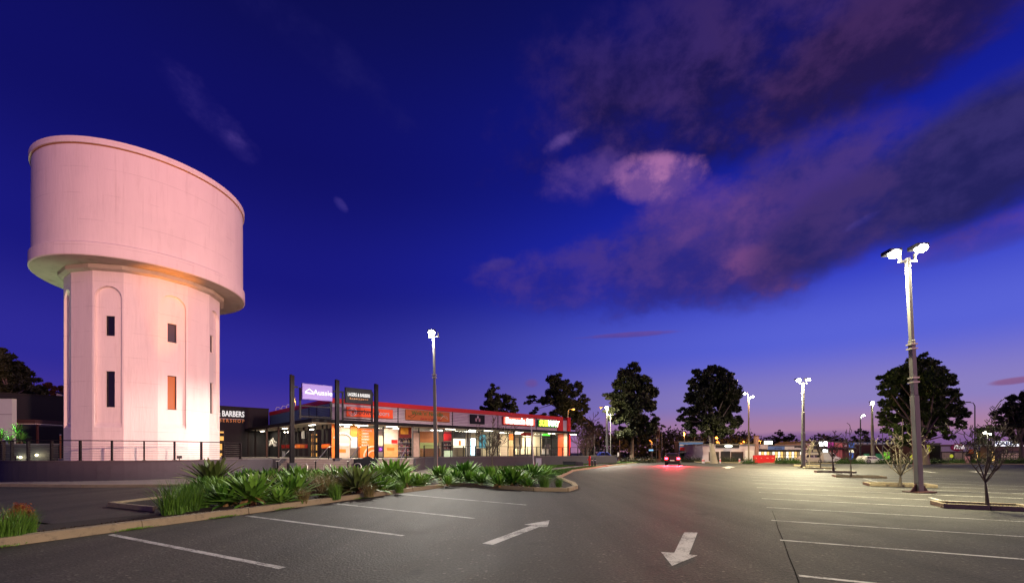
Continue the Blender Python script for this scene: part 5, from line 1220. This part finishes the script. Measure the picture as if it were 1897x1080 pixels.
for x, lab in ((1097,'dark bollard just right of the red hydrant'),(1102.5,'second dark bollard right of the hydrant')):
    o = thing('bollard',lab,'bollard',((x-CX)/F*47,47,0),0,'dark bollards by the path'); MB().lathe([(.09,0),(.09,.9),(.07,.96)],10).build('shaft', M_alum, o); MB().lathe([(.092,.7),(.092,.78)],10).build('band', M_white, o)
def road_sign(label, px, Y, pyt, w_, h_, m, word=None, wm=None, shape='box'):
    o = thing('road_sign',label,'road sign',((px-CX)/F*Y,Y,0)); zt_ = CH+(HZ-pyt)/F*Y
    MB().tube([(0,0,0),(0,0,zt_-.02)],.035,6).build('pole', M_galv, o)
    if shape == 'round': MB().lathe([(.01,0),(w_/2,0),(w_/2,.02),(.01,.02)],20).build('plate', m, o).matrix_local = Matrix.Translation((0,-.05,zt_-h_/2)) @ Matrix.Rotation(R(90),4,'X')
    elif shape == 'diamond': MB().box(-w_/2,w_/2,-.06,-.04,-w_/2,w_/2).build('plate', m, o).matrix_local = Matrix.Translation((0,0,zt_-h_/2)) @ Matrix.Rotation(R(45),4,'Y')
    else: MB().box(-w_/2,w_/2,-.06,-.04,zt_-h_,zt_).build('plate', m, o)
    return o
road_sign('small glowing blue direction sign left of the hoarding building',1206,78,832,.75,.28,emis('blue_dir',(.25,.55,.9),1.1))
M_ylw = emis('yellow_plate',(.75,.8,.03),.55)
road_sign('round yellow sign before the dark green shop windows',1689,70,843,.55,.55,M_ylw,shape='diamond')
road_sign('round yellow sign in front of the maroon oval shop',1762,68,841,.55,.55,M_ylw,shape='round')
road_sign('pink notice board standing at the far kerb',1791.5,64,845,.75,1.0,mat('pink_board',(.55,.26,.20),.7,emit=.2))
road_sign('small white sign by the end of the walkway wall',1145,60,838,.22,.5,M_white)
for x, lab in ((1303,'left red and white bollard pair at the far kerb'),(1334,'red and white bollard right of the forked gum trunk'),(1370,'red and white bollard by the orange lit lamp pole')):
    for dx in ((-1.4,1.4) if x == 1303 else (0,)):
        o = thing('bollard','red and white striped bollard at the far kerb, '+{(1303,-1.4):'leftmost',(1303,1.4):'second from left',(1334,0):'right of the forked trunk',(1370,0):'nearest the orange lit pole'}[(x,dx)],'bollard',((x+dx-CX)/F*66,66,0),0,'striped bollards at the far kerb')
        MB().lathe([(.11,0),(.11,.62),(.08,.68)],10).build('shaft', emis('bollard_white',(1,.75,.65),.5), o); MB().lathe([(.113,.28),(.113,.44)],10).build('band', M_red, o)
o = thing('low_barrier','bright red low barrier hoarding with white marks at the far kerb','barrier',((1417-CX)/F*64,64,0))
MB().box(-1.55,1.5,0,.35,.06,1.18).build('body', mat('barrier_red',(.50,.012,.01),.5,emit=.02), o, bevel=.05)
for x in (-1.25,-.5,.3,1.05): MB().box(x-.08,x+(.22 if x > 0 else .08),-.012,-.001,.72,.82).build('mark', mat('salmon',(.8,.25,.2),.6), o)
for x in (-1.2,1.2): MB().box(x-.2,x+.2,-.05,.4,0,.06).build('foot', M_fd, o)
rng = np.random.default_rng(31); M_hedge = leafmat('hedge_leaves', (.012,.03,.005), (.05,.10,.015), 1)
for x0,x1,Y,lab in ((1376,1398,60,'low hedge clump left of the red barrier'),(1437,1482,61,'low dark hedge before the glazed shop'),(1552,1600,61,'long low hedge below the blue ended shop'),(1626,1690,60,'green hedge right of the far white car'),(1718,1752,60,'low hedge below the yellow sign'),(1760,1788,60,'low hedge below the maroon oval sign'),(1800,1830,61,'hedge beside the gold lit door post'),(1852,1940,62,'hedge below the blind lettering'),(1330,1368,68,'scrubby bushes before the garage doors'),(1225,1300,72,'scrub at the end of the lane beneath the hoarding'),(1150,1215,66,'scrub along the lane under the lamp lit gum')):
    a, b = (x0-CX)/F*Y, (x1-CX)/F*Y; n = int((b-a)*420); c = np.stack([rng.uniform(a,b,n),Y+rng.normal(size=n)*.35,np.abs(rng.normal(size=n))*.32+.06],1)-np.array([(a+b)/2,Y,0])
    v, f = leaf_cards(c, .16, rng, .5); o = thing('hedge',lab,'hedge',((a+b)/2,Y,0)); np_mesh('foliage', v, f, M_hedge if Y < 63 else M_gum, o)
# ================================================================ vehicles
M_tyre = mat('tyre',(.012,.012,.012),.8); M_cgl = mat('car_glass',(.01,.01,.012),.06,spec=.9)
def vehicle(name, label, loc, rz, L, W, prof, glass_side, paint, lamps=0, wheel_r=.32, wx=(.18,.82), cat='car', taper=.13, belt=.9):
    o = thing(name, label, cat, loc, rz)               # length along local x (front +x)
    n = len(prof); bm = bmesh.new(); rows = []
    for s in (-1,1):
        rows.append([bm.verts.new((x*L-L/2, s*(W/2-(taper*max(0,(z-belt))/.5 if z > belt else 0)), z)) for x,z in prof])
    for i in range(n): bm.faces.new((rows[0][i],rows[0][(i+1)%n],rows[1][(i+1)%n],rows[1][i]))
    bm.faces.new(rows[0][::-1]); bm.faces.new(rows[1])
    bmesh.ops.recalc_face_normals(bm, faces=bm.faces)
    bmesh.ops.bevel(bm, geom=[e for e in bm.edges], offset=.045, segments=2, affect='EDGES', profile=.6)
    me = bpy.data.meshes.new('body'); bm.to_mesh(me); bm.free(); me.materials.append(paint)
    for p in me.polygons: p.use_smooth = True
    link('body', me, o)
    def sidey(z): return W/2-(taper*max(0,z-belt)/.5 if z > belt else 0)
    for g in glass_side:
        for s in (-1,1):
            vs = [(x*L-L/2, s*(sidey(z)+.012), z) for x,z in g]; MB().add(vs,[tuple(range(len(vs)))]).build('side_window', M_cgl, o)
    for fx in wx:
        for s in (-1,1):
            M = Matrix.Translation((fx*L-L/2, s*(W/2-.1), wheel_r)) @ Matrix.Rotation(R(90),4,'X')
            wmb = MB(); wmb.lathe([(wheel_r*.62,-.1),(wheel_r*.97,-.1),(wheel_r,-.07),(wheel_r,.07),(wheel_r*.97,.1),(wheel_r*.62,.1)],20); wmb.v = [tuple(M @ Vector(v)) for v in wmb.v]
            wh = wmb.build('wheel', M_tyre, o); rm = MB().lathe([(.02,-.105),(wheel_r*.62,-.102),(wheel_r*.62,.102),(.02,.105)],16); rm.v = [tuple(M @ Vector(v)) for v in rm.v]; rm.build('rim', M_steel, wh)
    return o
hatch = [(0.01,.35),(.0,.72),(.02,.98),(.10,1.38),(.16,1.46),(.50,1.47),(.68,.98),(.95,.82),(1,.62),(.99,.3),(.9,.2),(.08,.2)]
hatch_g = [[(.11,1.02),(.14,1.36),(.33,1.38),(.33,1.0)],[(.35,1.0),(.35,1.38),(.50,1.36),(.62,.98)]]
wag = [(0.0,.35),(.0,.9),(.03,1.0),(.08,1.42),(.14,1.5),(.52,1.5),(.68,1.02),(.96,.86),(1,.62),(.99,.3),(.9,.2),(.06,.2)]
van = [(0,.4),(0,1.1),(.01,2.3),(.03,2.4),(.62,2.4),(.70,2.3),(.84,1.35),(.98,1.15),(1,.8),(.99,.35),(.95,.25),(.03,.25)]
van_g = [[(.67,1.4),(.67,2.05),(.71,2.05),(.80,1.42)]]
van2_g = [[(.20,1.35),(.20,1.95),(.42,1.95),(.42,1.35)],[(.45,1.35),(.45,1.95),(.62,1.95),(.62,1.35)],[(.65,1.35),(.65,1.98),(.71,1.98),(.79,1.38)]]
M_carw = mat('white_car_paint',(.62,.60,.58),.25,spec=.6,var=.03); M_cart = mat('tan_van_paint',(.42,.33,.28),.3,spec=.6,var=.04); M_carb = mat('blue_car_paint',(.02,.04,.30),.25,spec=.7,var=.05); M_card = mat('added_dark_car_paint',(.03,.012,.014),.25,spec=.7,var=.05)
vehicle('van','white high roofed van parked facing right at far kerb',((1529-CX)/F*70,70,0),0,3.7,1.65,[(x,z*.68) for x,z in van],[[(x,z*.68) for x,z in g] for g in van_g],M_carw,cat='van',belt=.8,taper=.08,wheel_r=.28)
o = vehicle('van','tan minibus with dark side windows parked behind the twin lamp',((1499-CX)/F*67,67,0),R(180),3.4,1.6,[(x,z*.62) for x,z in van],[[(x,z*.62) for x,z in g] for g in van2_g],M_cart,cat='van',belt=.75,taper=.08,wheel_r=.27)
for y in (-.6,.6): MB().bar((-1.5,y,1.58),(.5,y,1.58),.04).build('roof_rack', M_alum, o)
for x in (-1.3,-.5,.3): MB().bar((x,-.62,1.54),(x,.62,1.54),.04).build('roof_rack', M_alum, o)
vehicle('parked_car','white estate car parked under the slim far lamp post',((1613-CX)/F*62,62,0),0,2.9,1.65,[(x,z*.72) for x,z in wag],[[(x,z*.72) for x,z in g] for g in hatch_g],M_carw,belt=.72)
o = vehicle('parked_car','blue hatchback parked beyond the end of the walkway',((1124-CX)/F*70,70,0),0,2.9,1.7,[(x,z*1.12) for x,z in hatch],[[(x,z*1.12) for x,z in g] for g in hatch_g],M_carb,belt=1.0)
light('x','POINT',(0,0,0),0,(1,1,1)) if False else None
ang = math.atan2(u.y,u.x)
tl = vehicle('car','added dark hatchback with bright red tail lights at the end of the lane',G(1247,861),ang,4.1,1.75,hatch,hatch_g,M_card)  # car put in as the source of the red glow on the lane
MB().add([(-4.1/2*.93,-.62,1.03),(-4.1/2*.93,.62,1.03),(-4.1/2+.36,.56,1.36),(-4.1/2+.36,-.56,1.36)],[(0,1,2,3)]).build('added_car_rear_window', M_cgl, tl)
for s in (-1,1):
    MB().box(-2.08,-2.02,s*.68-.16,s*.68+.16,.72,.95).build('added_car_tail_light', emis('added_car_tail_lamp',(1,.02,.04),30), tl, bevel=.01)
    light('added_car_tail_bulb','SPOT',(-2.12,s*.66,.83),5000,(1,.03,.06),tl,.06,(0,R(-75),0) if False else aim((0,0,.8),(-5,0,0)),120,.8)
MB().box(-2.075,-2.05,-.24,.24,.55,.66).build('added_car_number_plate', M_white, tl); MB().box(-2.09,-2.03,-.7,.7,.38,.5).build('added_car_bumper', M_alum, tl)
for r in AG+TS:
    pass
